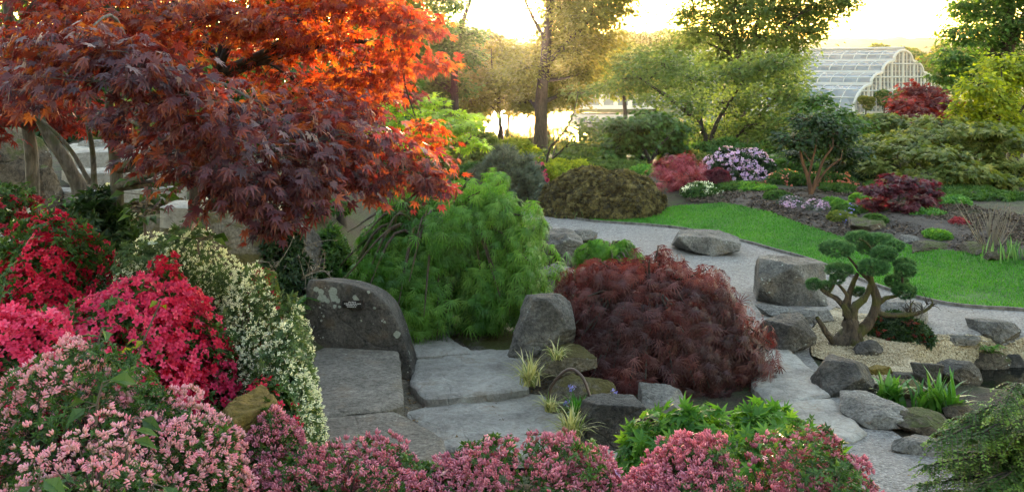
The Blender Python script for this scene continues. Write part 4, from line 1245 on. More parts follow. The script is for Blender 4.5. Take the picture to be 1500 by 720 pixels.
bush("azalea", "rose pink budded azalea between golden moss rock and bench slab", "azalea", 395, 590, 120, 4.1, L_AZ, ROS6, .026, 1000, .3, GA, 32, [(BUDS, .018, F_PINK, 2000, -.3, .012)], hum=12, zb=.75)
bush("azalea", "rose pink budded azalea along the bottom edge in front of the bench", "azalea", 520, 642, 350, 3.75, L_AZ, ROS6, .027, 3000, .42, GA, 33, [(BUDS, .0185, F_PINK, 6000, -.4, .012), (BLOOM, .05, F_LILAC, 30, .3, .02)], hum=26, zb=.55, boxy=.6)
bush("azalea", "rose pink budded azalea along the bottom edge in front of the flagstones", "azalea", 765, 636, 330, 3.75, L_AZ, ROS6, .027, 2800, .42, GA, 34, [(BUDS, .0185, F_PINK, 5600, -.12, .012), (BLOOM, .05, F_LILAC, 90, .2, .02)], hum=24, zb=.55, boxy=.6)
bush("azalea", "rose pink budded azalea in front of the bright green low maple", "azalea", 1100, 644, 440, 3.75, L_AZ, ROS6, .027, 3200, .42, GA, 35, [(BUDS, .0185, F_PINK, 7200, -.4, .012), (BLOOM, .05, F_LILAC, 60, .2, .02)], hum=34, zb=.5, boxy=.5)
bush("azalea", "dusky rose azalea tuft overlapping the bright green low maple", "azalea", 1015, 622, 170, 4.0, L_AZ, ROS6, .027, 1600, .3, GA, 36, [(BUDS, .018, F_PINK, 2800, -.3, .012)], hum=16, zb=.5)
bush("azalea", "small dark red azalea sprig beside the bare twigs", "azalea", 378, 386, 62, 5.6, L_AZ, ROS6, .03, 260, .18, GA, 37, [(BLOOM, .04, F_DEEP, 420, -.4, .01)], hum=6, stems=5, zb=1.05)
bush("azalea", "dark red azalea trailing between the white buds and the golden moss rock", "azalea", 388, 552, 100, 4.55, L_AZ, ROS6, .034, 420, .25, GA, 38, [(BLOOM, .05, F_RED, 420, -.1, .01)], hum=8, stems=5, zb=.75)
bush("azalea", "small cluster of red blossoms in the middle of the white azalea", "azalea", 243, 368, 62, 5.1, L_AZ, ROS6, .03, 160, .16, GA, 39, [(BLOOM, .055, F_RED, 200, -.5, .01)], hum=6, stems=3, zb=1.2)
bush("low_maple", "bright green low maple with hand-shaped leaves behind the pink azalea", "maple tree", 1075, 584, 400, 4.85, L_BRIGHT, PALM7, .075, 2200, .42, None, 40, hum=18, up=.9, jit=.45, zb=.3, boxy=.7)

def sapling(label, pts, Y, leaves, m, seed, size=.07, T=LEAF, spread=.05, name="sapling", bm=None, cat="sapling", group=None):
    rng = np.random.default_rng(seed)
    c = np.array([P(p[0], p[1], Y) for p in pts]); b = c[0]
    root = thing(name, label, cat, b, group)
    q = curve(c, 14)
    mesh("stem", [tube(q, np.linspace(.006, .0025, 14), 5)], bm or BARK, root, smooth=True)
    pos, fw = [], []
    ch = []
    for k in range(leaves):
        i = int(rng.integers(4, 14)); a = rng.uniform(0, 6.28)
        d = np.array([math.cos(a), math.sin(a) - .25, .15]); p = q[i] + d * spread * rng.uniform(.2, 1.0)
        ch.append(tube(np.array([q[i], p]), np.array([.0022, .0015]), 4))
        pos.append(p); fw.append(d + np.array([0, 0, -.35]))
    mesh("twig", ch, bm or BARK, root)
    pos = np.array(pos); fw = np.array(fw)
    mesh("foliage", [inst(T, pos, fw, np.array([0, -.35, 1.0]) + rng.normal(size=pos.shape) * .35, size * rng.uniform(.7, 1.2, len(pos)), rng.random(len(pos)))], m, root)
    return root
sapling("young sapling with broad green leaves standing among the white azalea", [(212, 345), (212, 315), (218, 288), (226, 262)], 5.0, 34, L_GREEN, 1, .075, spread=.13)
sapling("broad green leaves pushing up in front of the moss-topped rock", [(292, 372), (290, 356), (300, 348), (312, 346)], 4.95, 9, L_GREEN, 2, .085, spread=.1)
sapling("wiry shoot with yellow-green leaf tips among the red azalea", [(192, 592), (196, 540), (214, 490), (236, 440)], 4.05, 8, L_YEL, 3, .05, spread=.04)
for i, (x, y, Y) in enumerate([(150, 560, 3.25), (195, 612, 3.15), (60, 690, 2.8), (225, 708, 2.95), (150, 478, 3.6)]):
    sapling(["pair of broad leaves growing through the pale pink buds", "broad toothed leaf in the middle of the pale pink buds", "broad leaves at the bottom corner under pale pink buds", "broad leaf low between pale pink buds and golden moss rock", "broad leaves between pink-red and pale pink azaleas"][i],
            [(x - 10, y + 60), (x - 6, y + 25), (x, y)], Y, 4, L_GREEN, 10 + i, .085, spread=.05, name="seedling", cat="seedling", group="seedlings in the azaleas")
sapling("light green shoots beside the leaning rock", [(80, 318), (84, 300), (92, 286)], 5.9, 26, L_BRIGHT, 20, .045, spread=.12, name="seedling", cat="seedling")

# bare twiggy shrub
rng = np.random.default_rng(8)
b = G(425, 445); ch = []
for i in range(16):
    a = rng.uniform(0, 6.28); e = b + np.array([math.cos(a) * .28, math.sin(a) * .2, rng.uniform(.22, .5)])
    q = path_sub(rng, b, e, .08, 8); ch.append(tube(q, np.linspace(.008, .003, 8), 5))
    for _ in range(7):
        s0 = q[rng.integers(3, 8)]; ch.append(tube(path_sub(rng, s0, s0 + rng.normal(size=3) * .09 + np.array([0, 0, .05]), .02, 4), np.linspace(.004, .0015, 4), 4))
tw_ = thing("twiggy_shrub", "bare twiggy shrub with a few dry tips left of the plaque stone", "shrub", b)
mesh("stem", ch, bark_mat("twig_grey", (.10, .08, .06), (.30, .25, .19)), tw_)
pp = np.concatenate([c[0][-4:-3] for c in ch]); 
mesh("foliage", [inst(ROS6, pp, rand_perp(rng, len(pp)), np.array([0, 0, 1.0]) + rng.normal(size=pp.shape) * .3, .022, rng.random(len(pp)))], STRAW, tw_)

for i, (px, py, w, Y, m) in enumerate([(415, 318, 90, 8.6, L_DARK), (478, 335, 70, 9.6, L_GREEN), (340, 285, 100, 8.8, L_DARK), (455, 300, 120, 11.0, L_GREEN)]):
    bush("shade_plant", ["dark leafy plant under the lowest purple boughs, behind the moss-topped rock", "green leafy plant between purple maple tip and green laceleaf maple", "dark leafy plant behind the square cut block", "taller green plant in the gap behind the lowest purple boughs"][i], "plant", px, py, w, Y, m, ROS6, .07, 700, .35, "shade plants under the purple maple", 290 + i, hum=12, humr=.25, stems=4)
# ferns
def fern(label, px, py, hpx, n, seed, m=L_HOSTA, Y=None, group=None):
    rng = np.random.default_rng(seed); b = G(px, py) if Y is None else P(px, py, Y); L = hpx / FP * b[1]
    root = thing("fern", label, "fern", b, group); pos, fw, sz, ribs = [], [], [], []
    for i in range(n):
        a = 2 * np.pi * i / n + rng.uniform(-.2, .2); d = np.array([math.cos(a), math.sin(a), 0]); l = L * rng.uniform(.8, 1.2)
        q = curve([b, b + d * l * .35 + [0, 0, l * .75], b + d * l * .85 + [0, 0, l * .72]], 16); ribs.append(tube(q, np.linspace(.004, .001, 16), 4))
        s = np.array([-d[1], d[0], 0])
        for k in range(2, 16):
            for sg in (-1, 1):
                pos.append(q[k]); fw.append(s * sg + nz(q[k] - q[k - 1]) * .45); sz.append(l * .26 * (1 - ((k - 5) / 12) ** 2))
    mesh("stem", ribs, m, root)
    pos = np.array(pos); mesh("frond", [inst(KITE, pos, np.array(fw), np.array([0, 0, 1.0]) + rng.normal(size=pos.shape) * .15, np.array(sz), rng.random(len(pos)))], m, root)
fern("green fern tucked between white azalea and plaque stone", 428, 478, 44, 11, 1)
fern("small bright fern growing on the pond rim stones", 1449, 530, 26, 9, 2, L_BRIGHT)
# variegated grasses, bluebells, hoop
GT = "variegated grass tufts by the steps"
grass_tuft("cream striped grass tuft at the foot of the standing rock, above the others", "grass tuft", 776, 562, 46, VARIEG, 80, .011, 1, GT, Y=7.55)
grass_tuft("cream striped grass tuft lying over the brown mossy rock", "grass tuft", 815, 524, 30, VARIEG, 40, .008, 2, GT, bend=(1.0, 2.4), Y=7.62)
grass_tuft("cream striped grass tuft below the bluebells, left of the wedge rock", "grass tuft", 838, 640, 46, VARIEG, 120, .010, 3, GT, Y=6.75)
grass_tuft("greener striped grass tuft between rounded rock and wedge rock", "grass tuft", 846, 612, 36, GRASS, 90, .010, 4, GT, Y=7.05)
grass_tuft("straw coloured grass tuft at the left foot of the hoop", "grass tuft", 806, 600, 30, VARIEG, 70, .009, 5, GT, bend=(.8, 2.2), Y=7.15)
for i, (x, y) in enumerate([(838, 568), (830, 590), (840, 603), (902, 575)]):
    b = P(x, y + 30, 7.1); rng = np.random.default_rng(70 + i)
    r0 = thing("bluebell", ["violet bluebell inside the hoop, tallest of the clump", "violet bluebell in front of the rounded mossy rock", "violet bluebell lowest beside the wedge rock", "violet bluebell above the shoulder of the wedge rock"][i], "flower", b, "bluebells by the steps")
    q = curve([b, b + [.01, 0, .07], P(x, y, 7.1)], 8)
    mesh("stem", [tube(q, np.linspace(.003, .002, 8), 4)], L_HOSTA, r0)
    pp = q[-1] + rng.normal(size=(9, 3)) * .016
    mesh("blossom", [inst(BLOOM, pp, rand_perp(rng, 9), rng.normal(size=(9, 3)) + [0, -.6, .2], .026, rng.random(9))], F_BLUE, r0)
hp = curve([P(802, 592, 7.22), P(808, 565, 7.2), P(832, 541, 7.15), P(853, 552, 7.1), P(868, 592, 7.05)], 30)
single("hoop", "bent brown pipe hoop arching over the grass beside the mossy rock", "pipe hoop", [tube(hp, .0115, 9)], plain("brown_pipe", (.10, .065, .055), .3, .3), hp[0], smooth=True)

# strap leaved plants by the pond
for i, (x, y, h, n, s) in enumerate([(1304, 590, 36, 46, 31), (1352, 598, 40, 34, 32), (1383, 606, 54, 40, 33)]):
    rng = np.random.default_rng(s); b = G(x, y); L = h / FP * b[1] * 1.25
    pos = b + np.c_[rng.normal(size=(n, 2)) * .045, np.zeros(n)]
    ch = blades(rng, pos, rng.uniform(0, 6.28, n), L * rng.uniform(.6, 1.15, n), np.full(n, .034 if i != 0 else .05), rng.uniform(.3, 1.7, n), rng.random(n), seg=5)
    single("strap_leaf_plant", ["low bright clump of broad strap leaves beside the dark angular block", "strap leaf clump in the middle, over the brown flat rock", "tallest clump of pointed strap leaves beside the waterfall"][i], "plant", [ch], L_HOSTA, b, "strap leaf plants at the pond")
for i, (x, y, h) in enumerate([(1262, 508, 16), (1345, 640, 12), (1418, 500, 10)]):
    grass_tuft(["thin green grass wisp beside the small black rock", "tiny green weed between the flat rocks", "little weed in the shingle by the blue-grey boulder"][i], "grass tuft", x, y, h, GRASS, 22, .006, 40 + i, "weeds among the stones")
bush("nandina", "low dark green shrub with a few red leaf tips under the pine", "shrub", 1316, 460, 92, 9.45, L_DARK, ROS6, .06, 900, .3, None, 51, [(ROS6, .035, L_DKRED, 160, .1, .01, .2, "leaf")], hum=10)

# ================================================================ cloud pruned pine
def pine():
    Y = 9.15; rng = np.random.default_rng(77); b = P(1240, 512, Y)
    root = thing("cloud_pruned_pine", "small cloud-pruned pine with twisted bare limbs on the shingle bed", "pine tree", b)
    W = lambda *p: np.array([P(q[0], q[1], Y + (q[2] if len(q) > 2 else 0)) for q in p])
    tr = [(W((1232, 516), (1244, 498), (1248, 480), (1244, 465)), .115, .06), (W((1215, 512, -.05), (1228, 505, -.02), (1246, 490)), .05, .09), (W((1262, 514, .05), (1254, 500), (1250, 486)), .05, .08)]
    mesh("trunk", [tube(curve(p, 16), np.linspace(a, c, 16), 16, .6, i) for i, (p, a, c) in enumerate(tr)], BARK_MOSS, root, smooth=True)
    limbs = [(W((1246, 470), (1240, 455), (1226, 438), (1212, 430), (1202, 423)), .036, .012), (W((1244, 466), (1236, 448), (1240, 432), (1228, 416)), .03, .012),
             (W((1248, 466), (1252, 450), (1268, 435), (1276, 415)), .042, .022), (W((1240, 462), (1242, 436, .1), (1250, 412, .12), (1256, 400, .1)), .034, .014),
             (W((1252, 492), (1274, 470), (1284, 445), (1280, 425), (1274, 405), (1278, 385), (1280, 360)), .05, .016), (W((1284, 446), (1298, 436), (1312, 433), (1322, 425)), .024, .010),
             (W((1282, 456), (1300, 461), (1326, 461), (1350, 457), (1364, 449)), .026, .012), (W((1360, 452), (1366, 444), (1364, 438)), .012, .005), (W((1228, 508), (1212, 490, -.1), (1204, 476, -.12), (1196, 464, -.12)), .034, .018),
             (W((1276, 412), (1262, 400), (1246, 380), (1236, 370)), .018, .008), (W((1280, 385), (1296, 376), (1306, 364)), .014, .006), (W((1334, 459), (1334, 448), (1338, 440)), .01, .004), (W((1212, 431), (1220, 420), (1228, 400)), .014, .006),
             (W((1320, 428), (1322, 410), (1320, 394)), .012, .006), (W((1278, 365), (1268, 354), (1258, 350)), .010, .005)]
    for p, a, c in limbs:
        mesh("limb", [tube(curve(p, 16), np.linspace(a, c, 16), 10, .5, p[0][0] * 50)], BARK_MOSS, root, smooth=True)
    tw = []
    for x, y in [(1334, 446), (1340, 452), (1352, 450), (1366, 442), (1358, 440), (1328, 450)]:
        for _ in range(7):
            p = P(x, y + 6, Y); tw.append(tube(path_sub(rng, p, p + rng.normal(size=3) * .045 + [0, 0, .03], .01, 4), np.linspace(.005, .0015, 4), 4))
    mesh("twig", tw, BARK_DK, root)
    pads = [(1226, 364, 30, 13, -.15), (1259, 349, 24, 11, .1), (1289, 352, 26, 11, .15), (1309, 360, 18, 9, 0), (1295, 372, 22, 12, -.15), (1230, 396, 24, 11, -.1), 
            (1280, 391, 26, 13, -.2), (1325, 386, 18, 8, 0), (1326, 396, 18, 10, -.1), (1313, 412, 20, 11, .1), (1325, 426, 20, 12, 0), (1192, 416, 13, 9, 0), (1211, 419, 10, 8, .05), (1226, 409, 12, 7, -.1), (1257, 427, 13, 7, .15), (1270, 364, 18, 9, .25)]
    for x, y, rx, ry, dy in pads:
        c = P(x, y, Y + dy); R = np.array([rx, rx * .85, ry]) / FP * Y * .84
        n = int(80 + rx * ry * 1.7)
        u = nz(rng.normal(size=(n, 3)) + [0, 0, .25]); p = c + u * R * (.55 + .45 * rng.random((n, 1)) ** .5)
        mesh("foliage_pad", [inst(TUFT, p, rand_perp(rng, n), u + [0, 0, .55], .030 * rng.uniform(.8, 1.15, n), .5 + rng.normal(size=n) * .18 + .14 * u[:, 2])], L_NEEDLE, root)
pine()

# ================================================================ weeping hemlock in the bottom corner
def hemlock():
    rng = np.random.default_rng(91); Y = 4.75
    b = np.array([2.55, 4.9, ground(2.55, 4.9)])
    root = thing("hemlock", "weeping green hemlock with arching needle sprays at the bottom corner by the pond", "conifer", b)
    tr = curve([b, b + [-.02, 0, .3], b + [-.06, -.03, .5], b + [-.1, -.05, .64]], 14)
    mesh("trunk", [tube(tr, np.linspace(.05, .02, 14), 8, .2)], BARK_DK, root, smooth=True)
    br, sp, pos, fw, nr, tt, sz = [], [], [], [], [], [], []
    ends = [(1372, 625), (1360, 660), (1352, 690), (1385, 610), (1400, 598), (1420, 590), (1440, 583), (1470, 575), (1500, 570), (1400, 640), (1380, 700), (1420, 700), (1410, 660), (1445, 640), (1450, 690), (1480, 620), (1480, 660), (1490, 700), (1430, 620), (1460, 600), (1500, 640), (1400, 725), (1450, 735), (1500, 610), (1520, 590), (1540, 640), (1510, 720)]
    for i, (x, y) in enumerate(ends):
        e = P(x, y + 20, Y + rng.uniform(-.25, .3)); k = rng.integers(6, 14); s0 = tr[k]
        m_ = s0 * .5 + e * .5; m_[2] = max(s0[2], e[2]) + rng.uniform(-.02, .03)
        q = curve([s0, m_, e], 22); br.append(tube(q, np.linspace(.012, .002, 22), 5))
        for j in range(5, 22):
            for sg in (-1, 1):
                d = nz(q[min(j + 1, 21)] - q[j - 1]); s = nz(np.cross(d, [0, 0, 1.0])) * sg
                l = rng.uniform(.06, .17) * (1.15 - .5 * j / 22)
                te = q[j] + (s * .8 + d * .7) * l + np.array([0, 0, -l * rng.uniform(.3, 1.1)])
                tq = curve([q[j], (q[j] + te) / 2 + [0, 0, l * .15], te], 10); sp.append(tube(tq, np.linspace(.0022, .0008, 10), 3))
                td = nz(np.gradient(tq, axis=0)); ts = nz(np.cross(td, [0, .2, 1.0]))
                for a in range(10):
                    for s2 in (-1, 1):
                        for r in range(2):
                            pos.append(tq[a] + td[a] * rng.uniform(-.5, .5) * l / 10); fw.append(ts[a] * s2 + td[a] * .5 + rng.normal(size=3) * .2); tt.append(.38 + .07 * a * (a > 6) + rng.normal() * .15)
    mesh("branch", br, BARK_DK, root, smooth=True); mesh("twig", sp, BARK, root)
    pos = np.array(pos); rr = rng.normal(size=pos.shape) * .35 + [0, -.2, 1]
    mesh("foliage", [inst(KITE, pos, np.array(fw), rr, .018 * rng.uniform(.7, 1.25, len(pos)), np.array(tt))], L_HEML, root)
hemlock()
# ================================================================ borders beyond the path
bush("mounded_shrub", "wide brown-green clipped mound of tiny leaves at the bend of the path", "shrub", 884, 243, 196, 17.6, L_BROWN, ROS8, .06, 9000, .95, None, 101, lump=.10, hum=40, humr=.08, up=.3, stems=6, tint=.36)
bush("grey_pine_shrub", "grey-green dwarf pine beyond the green laceleaf maple", "shrub", 742, 218, 124, 19.0, L_GREYPINE, TUFT, .17, 1300, .8, None, 102, hum=24, humr=.22, up=.8)
bush("rhododendron", "bright pink flowering shrub peeping out between dwarf pine and brown mound", "shrub", 790, 236, 28, 19.8, L_DARK, ROS6, .07, 260, .25, None, 103, [(BLOOM, .09, F_PINKRED, 300, -.3, .02)], hum=6)
bush("rhododendron", "lilac rhododendron in full bloom behind the crimson maple", "shrub", 1078, 214, 118, 20.5, L_DARK, ROS6, .09, 1500, .7, None, 104, [(BLOOM, .10, F_LILAC, 1500, -.15, .03)], hum=22)
bush("rhododendron", "salmon flowering shrub under the dark orange-stemmed tree", "shrub", 1215, 250, 80, 19.2, L_GREEN, ROS6, .08, 700, .5, None, 105, [(BLOOM, .07, F_MIX, 500, 0, .02)], hum=14)
bush("rhododendron", "pale pink flecked shrub left of the dark orange-stemmed tree", "shrub", 1150, 250, 60, 19.4, L_GREEN, ROS6, .08, 600, .5, None, 106, [(BLOOM, .06, F_MIX, 260, .1, .02)], hum=12)
bush("dark_shrub", "dark purplish shrub between crimson maple and lilac rhododendron", "shrub", 1050, 246, 48, 19.0, L_DKPURP, ROS8, .06, 1200, .35, None, 107, hum=12)
bush("white_shrub", "green shrub dotted with white flowers at the lawn edge", "shrub", 1026, 268, 62, 18.2, L_AZ, ROS6, .06, 900, .35, None, 108, [(BUDS3, .05, F_WHITE, 500, -.05, .01)], hum=12)
bush("low_shrub", "low grey-green shrub at the left foot of the brown mound", "shrub", 800, 268, 50, 18.0, L_GREYPINE, ROS8, .06, 800, .4, None, 109, hum=10)
bush("low_shrub", "small red-tinged shrub at the corner of the bark bed", "shrub", 1112, 268, 34, 18.6, L_DKPURP, ROS8, .05, 500, .3, None, 110, hum=8)
grass_tuft("grassy tuft at the front foot of the brown mound", "grass tuft", 848, 319, 22, IRIS, 200, .008, 60, "grassy tufts by the brown mound", spread=1.6)
grass_tuft("grassy tuft at the left end of the brown mound", "grass tuft", 806, 310, 20, IRIS, 160, .008, 61, "grassy tufts by the brown mound", spread=1.6)
for i, (x, y, w, m) in enumerate([(1160, 296, 40, L_GREYPINE), (1196, 301, 44, F_LILAC), (1222, 297, 44, L_BRIGHT), (1245, 308, 50, L_GREEN), (1262, 292, 40, L_BRIGHT), (1284, 322, 34, L_GREEN), (1233, 318, 44, L_OLIVE), (1140, 286, 44, L_GREEN), (1375, 345, 36, L_BRIGHT), (1280, 302, 44, L_GREEN)]):
    g = G(x, y + 8)
    bl = [(BLOOM, .035, F_LILAC, 500, -.3, .01)] if i in (0, 1) else ([(BLOOM, .04, F_BLUE, 60, .2, .02)] if i in (3, 6) else [])
    bush("groundcover_plant", ["grey cushion with mauve flowers in the bark bed", "mauve flowering cushion at the foot of the orange-stemmed tree", "bright green spreading plant right of the orange-stemmed tree", "green bed plant with blue specks left of the small purple maple", "yellow-green plant behind the bed cushions", "dark green hummock left of the small purple maple trunk",
        "olive low plant at the front of the bark bed", "green cushion at the far corner of the bark bed", "light green plant behind the low wide pale stone", "green cushion under the left branches of the small purple maple"][i], "plant", x, y - 8, w, g[1] + .15, m if m is not F_LILAC else L_GREYPINE, ROS8, .05, 420, .3, "cushion plants in the bark bed", 120 + i, bl, hum=8, stems=3)
bush("glossy_shrub", "glossy bright green shrub right of the small purple maple", "shrub", 1352, 318, 60, 15.3, L_HOSTA, ROS6, .08, 600, .4, None, 131, hum=12)
bush("red_spiraea", "little red-leaved bush among the stones at the lawn edge", "shrub", 1405, 342, 30, 14.2, L_CRIM, ROS6, .045, 260, .2, None, 132, hum=6)
rng = np.random.default_rng(15); b = G(1450, 366); ch = []
for i in range(34):
    a = rng.uniform(-1, 1); e = b + np.array([a * .42, rng.uniform(-.2, .2), rng.uniform(.35, .62)])
    ch.append(tube(path_sub(rng, b + [a * .1, 0, 0], e, .0, 6), np.linspace(.009, .003, 6), 4))
ts_ = thing("bare_stem_shrub", "fan of bare buff stems rising behind the pointed brown stone", "shrub", b)
mesh("stem", ch, STRAW, ts_)
for i, (x, y, h) in enumerate([(1478, 378, 30), (1496, 384, 28)]):
    rng = np.random.default_rng(300 + i); b = G(x, y); n = 40
    ch = blades(rng, b + np.c_[rng.normal(size=(n, 2)) * .12, np.zeros(n)], rng.uniform(0, 6.28, n), h / FP * b[1] * rng.uniform(.7, 1.2, n), np.full(n, .02), rng.uniform(.05, .6, n), rng.random(n))
    single("iris_clump", ["upright iris leaves behind the rust brown flat stone", "upright iris leaves at the picture edge behind the lawn"][i], "plant", [ch], IRIS, b, "iris clumps behind the lawn")

tree("crimson_maple", "small feathery crimson maple beside the lilac rhododendron", "maple tree", [([(996, 284), (998, 268), (1000, 250)], .035, .015)], 19.0,
     [(975, 250, None, 20, 10), (1000, 238, None, 26, 11), (1020, 248, None, 18, 10), (985, 265, None, 24, 9), (1012, 262, None, 20, 9), (965, 240, None, 12, 7)], L_CRIM, BARK_DK, LACE, .13, 5, None, 31, droop=.5)
tree("purple_dwarf_maple", "small purple maple with a flat layered crown at the back of the lawn", "maple tree", [([(1310, 330), (1308, 315), (1313, 300), (1318, 282)], .035, .016), ([(1311, 318), (1302, 300), (1290, 290)], .02, .01)], 16.2,
     [(1320, 266, None, 36, 8), (1350, 274, None, 26, 8), (1290, 280, None, 26, 8), (1318, 283, None, 34, 9), (1350, 293, None, 24, 8), (1278, 298, None, 18, 7), (1330, 302, None, 26, 7), (1365, 285, None, 14, 8), (1370, 306, None, 12, 5)], L_DKPURP, BARK_DK, PALM5, .085, 5, None, 32, droop=.4, flat=.4)
tree("dark_shrub_tree", "small dark green tree with orange-brown forked stems in the bark bed", "tree",
     [([(1187, 303), (1188, 285), (1184, 262), (1176, 238), (1172, 220)], .05, .02), ([(1188, 282), (1198, 258), (1206, 235), (1220, 215)], .035, .015), ([(1187, 285), (1196, 270), (1210, 250), (1232, 232)], .03, .012), ([(1184, 262), (1190, 235), (1195, 215)], .025, .012)], 17.5,
     [(1165, 205, None, 28, 13), (1195, 185, None, 32, 14), (1225, 195, None, 28, 13), (1245, 220, None, 26, 13), (1205, 212, None, 34, 14), (1160, 228, None, 22, 10), (1230, 238, None, 26, 9), (1180, 175, None, 22, 10)], L_DARK, BARK_ORANGE, WIDE, .085, 4.5, None, 33, droop=.4)
tree("green_maple", "fine leaved green maple with a golden lit heart in front of the lake", "maple tree",
     [([(955, 262), (950, 235), (940, 212), (925, 198)], .07, .03), ([(952, 240), (965, 215), (980, 200)], .04, .02), ([(952, 245), (935, 225), (910, 215)], .04, .015)], 25,
     [(920, 185, None, 32, 14), (955, 178, None, 34, 14), (990, 190, None, 28, 14), (905, 212, None, 24, 14), (935, 205, None, 30, 14), (975, 212, None, 28, 14), (920, 235, None, 30, 10), (895, 230, None, 16, 10), (990, 222, None, 20, 12)], L_GREEN, BARK_DK, PALM5, .12, 4.5, None, 34, droop=.5, flat=.4)
tree("loose_tree", "loose airy tree with yellow-green leaves in front of the glasshouse", "tree",
     [([(1040, 235), (1030, 190), (1000, 160), (960, 130), (930, 110)], .10, .02), ([(1036, 225), (1050, 180), (1075, 140), (1100, 100)], .08, .02), ([(1050, 230), (1090, 190), (1130, 150), (1165, 110)], .07, .02), ([(1034, 205), (1020, 150), (1010, 110)], .05, .015)], 29,
     [(930, 115, None, 38, 20), (975, 95, None, 40, 20), (1010, 115, None, 38, 20), (1060, 110, None, 38, 24), (1110, 100, None, 38, 24), (1150, 95, None, 34, 24), (1100, 140, None, 38, 22), (1150, 150, None, 38, 24), (1060, 150, None, 38, 22), (1010, 155, None, 34, 20),
      (1105, 185, None, 36, 22), (1060, 195, None, 36, 22), (1140, 195, None, 30, 22), (1020, 195, None, 28, 20), (1155, 140, None, 26, 20), (960, 145, None, 30, 14)], L_LOOSE, BARK_DK, WIDE, .12, 2.0, None, 35, droop=.3, flat=.6, jit=.6, gauss=1.0, shell=.35, tintspread=.3)
tree("round_tree", "mid green rounded tree behind the dark orange-stemmed tree", "tree", [([(1240, 262), (1238, 230), (1236, 200)], .07, .03)], 24,
     [(1215, 170, None, 32, 18), (1250, 190, None, 34, 18), (1262, 215, None, 24, 18), (1225, 205, None, 36, 18), (1195, 150, None, 24, 12)], L_GREEN, BARK, WIDE, .12, 4.0, None, 36)
tree("olive_maple", "broad olive maple in flat layers behind the back of the lawn", "maple tree",
     [([(1395, 330), (1392, 290), (1380, 250), (1350, 215)], .10, .04), ([(1394, 310), (1410, 270), (1430, 235)], .08, .03), ([(1393, 300), (1360, 270), (1320, 245)], .06, .02), ([(1396, 300), (1440, 275), (1475, 262)], .06, .02)], 19.5,
     [(1300, 210, None, 46, 11), (1350, 200, None, 46, 12), (1260, 232, None, 30, 12), (1310, 240, None, 46, 11), (1370, 225, None, 44, 12), (1400, 205, None, 38, 12), (1440, 215, None, 40, 12), (1475, 240, None, 36, 12), (1410, 250, None, 44, 12), (1350, 258, None, 44, 11),
      (1450, 265, None, 42, 12), (1400, 285, None, 40, 11), (1490, 285, None, 36, 12), (1440, 300, None, 40, 10), (1290, 265, None, 36, 10), (1490, 320, None, 30, 12), (1395, 315, None, 34, 8), (1380, 182, None, 40, 11), (1440, 190, None, 40, 12), (1490, 208, None, 34, 13), (1330, 215, None, 40, 11), (1465, 318, None, 30, 10), (1285, 240, None, 30, 11)], L_OLIVE, BARK_GREY, PALM5, .11, 4.5, None, 37, droop=.35, flat=.3, subr=.4)
tree("olive_maple", "low bronze-green maple with orange edges in front of the glasshouse", "maple tree", [([(1290, 262), (1288, 230), (1292, 205)], .06, .03)], 27,
     [(1265, 180, None, 36, 10), (1300, 178, None, 40, 11), (1335, 185, None, 40, 10), (1290, 198, None, 44, 11), (1245, 178, None, 22, 8), (1345, 200, None, 34, 9)], L_OLIVE, BARK, PALM5, .12, 4.5, None, 38, droop=.35, flat=.3)
tree("dark_red_maple", "dark red maple in front of the right end of the glasshouse", "maple tree", [([(1358, 245), (1356, 205), (1352, 165)], .08, .03)], 28.5,
     [(1350, 135, None, 26, 13), (1330, 155, None, 26, 11), (1370, 155, None, 28, 14), (1350, 172, None, 34, 13), (1385, 180, None, 20, 14), (1320, 172, None, 20, 8), (1365, 195, None, 28, 12)], L_DKRED, BARK_DK, PALM5, .13, 4.2, None, 39, droop=.5)
tree("yellow_green_tree", "bright yellow-green tree at the picture edge in front of the tall dark tree", "tree", [([(1470, 262), (1468, 215), (1462, 170), (1468, 120)], .09, .03), ([(1466, 200), (1490, 170), (1510, 140)], .05, .02)], 23,
     [(1470, 100, None, 34, 18), (1430, 125, None, 28, 18), (1500, 110, None, 34, 20), (1455, 145, None, 40, 20), (1420, 165, None, 26, 18), (1500, 160, None, 36, 22), (1460, 185, None, 44, 18), (1425, 200, None, 24, 12), (1500, 205, None, 34, 16)], L_YEL, BARK_DK, WIDE, .125, 4.2, None, 40)
tree("tall_tree", "tall dark layered tree rising out of the frame above the yellow-green tree", "tree", [([(1488, 250), (1482, 150), (1476, 60), (1480, -40), (1484, -120)], .30, .14), ([(1480, 110), (1440, 60), (1420, 40)], .12, .04), ([(1478, 80), (1500, 20), (1520, -30)], .12, .05)], 36,
     [(1440, 15, None, 46, 22), (1480, -10, None, 46, 24), (1420, 50, None, 36, 18), (1460, 55, None, 44, 20), (1500, 40, None, 40, 22), (1395, 85, None, 34, 16), (1430, 95, None, 36, 16), (1480, 90, None, 40, 18), (1385, 110, None, 24, 12), (1440, -40, None, 50, 26), (1405, 125, None, 24, 12), (1510, -60, None, 50, 30), (1415, 15, None, 22, 14)],
     L_GREEN, BARK_DK, WIDE, .17, 4.0, None, 41, droop=.6, flat=.4)
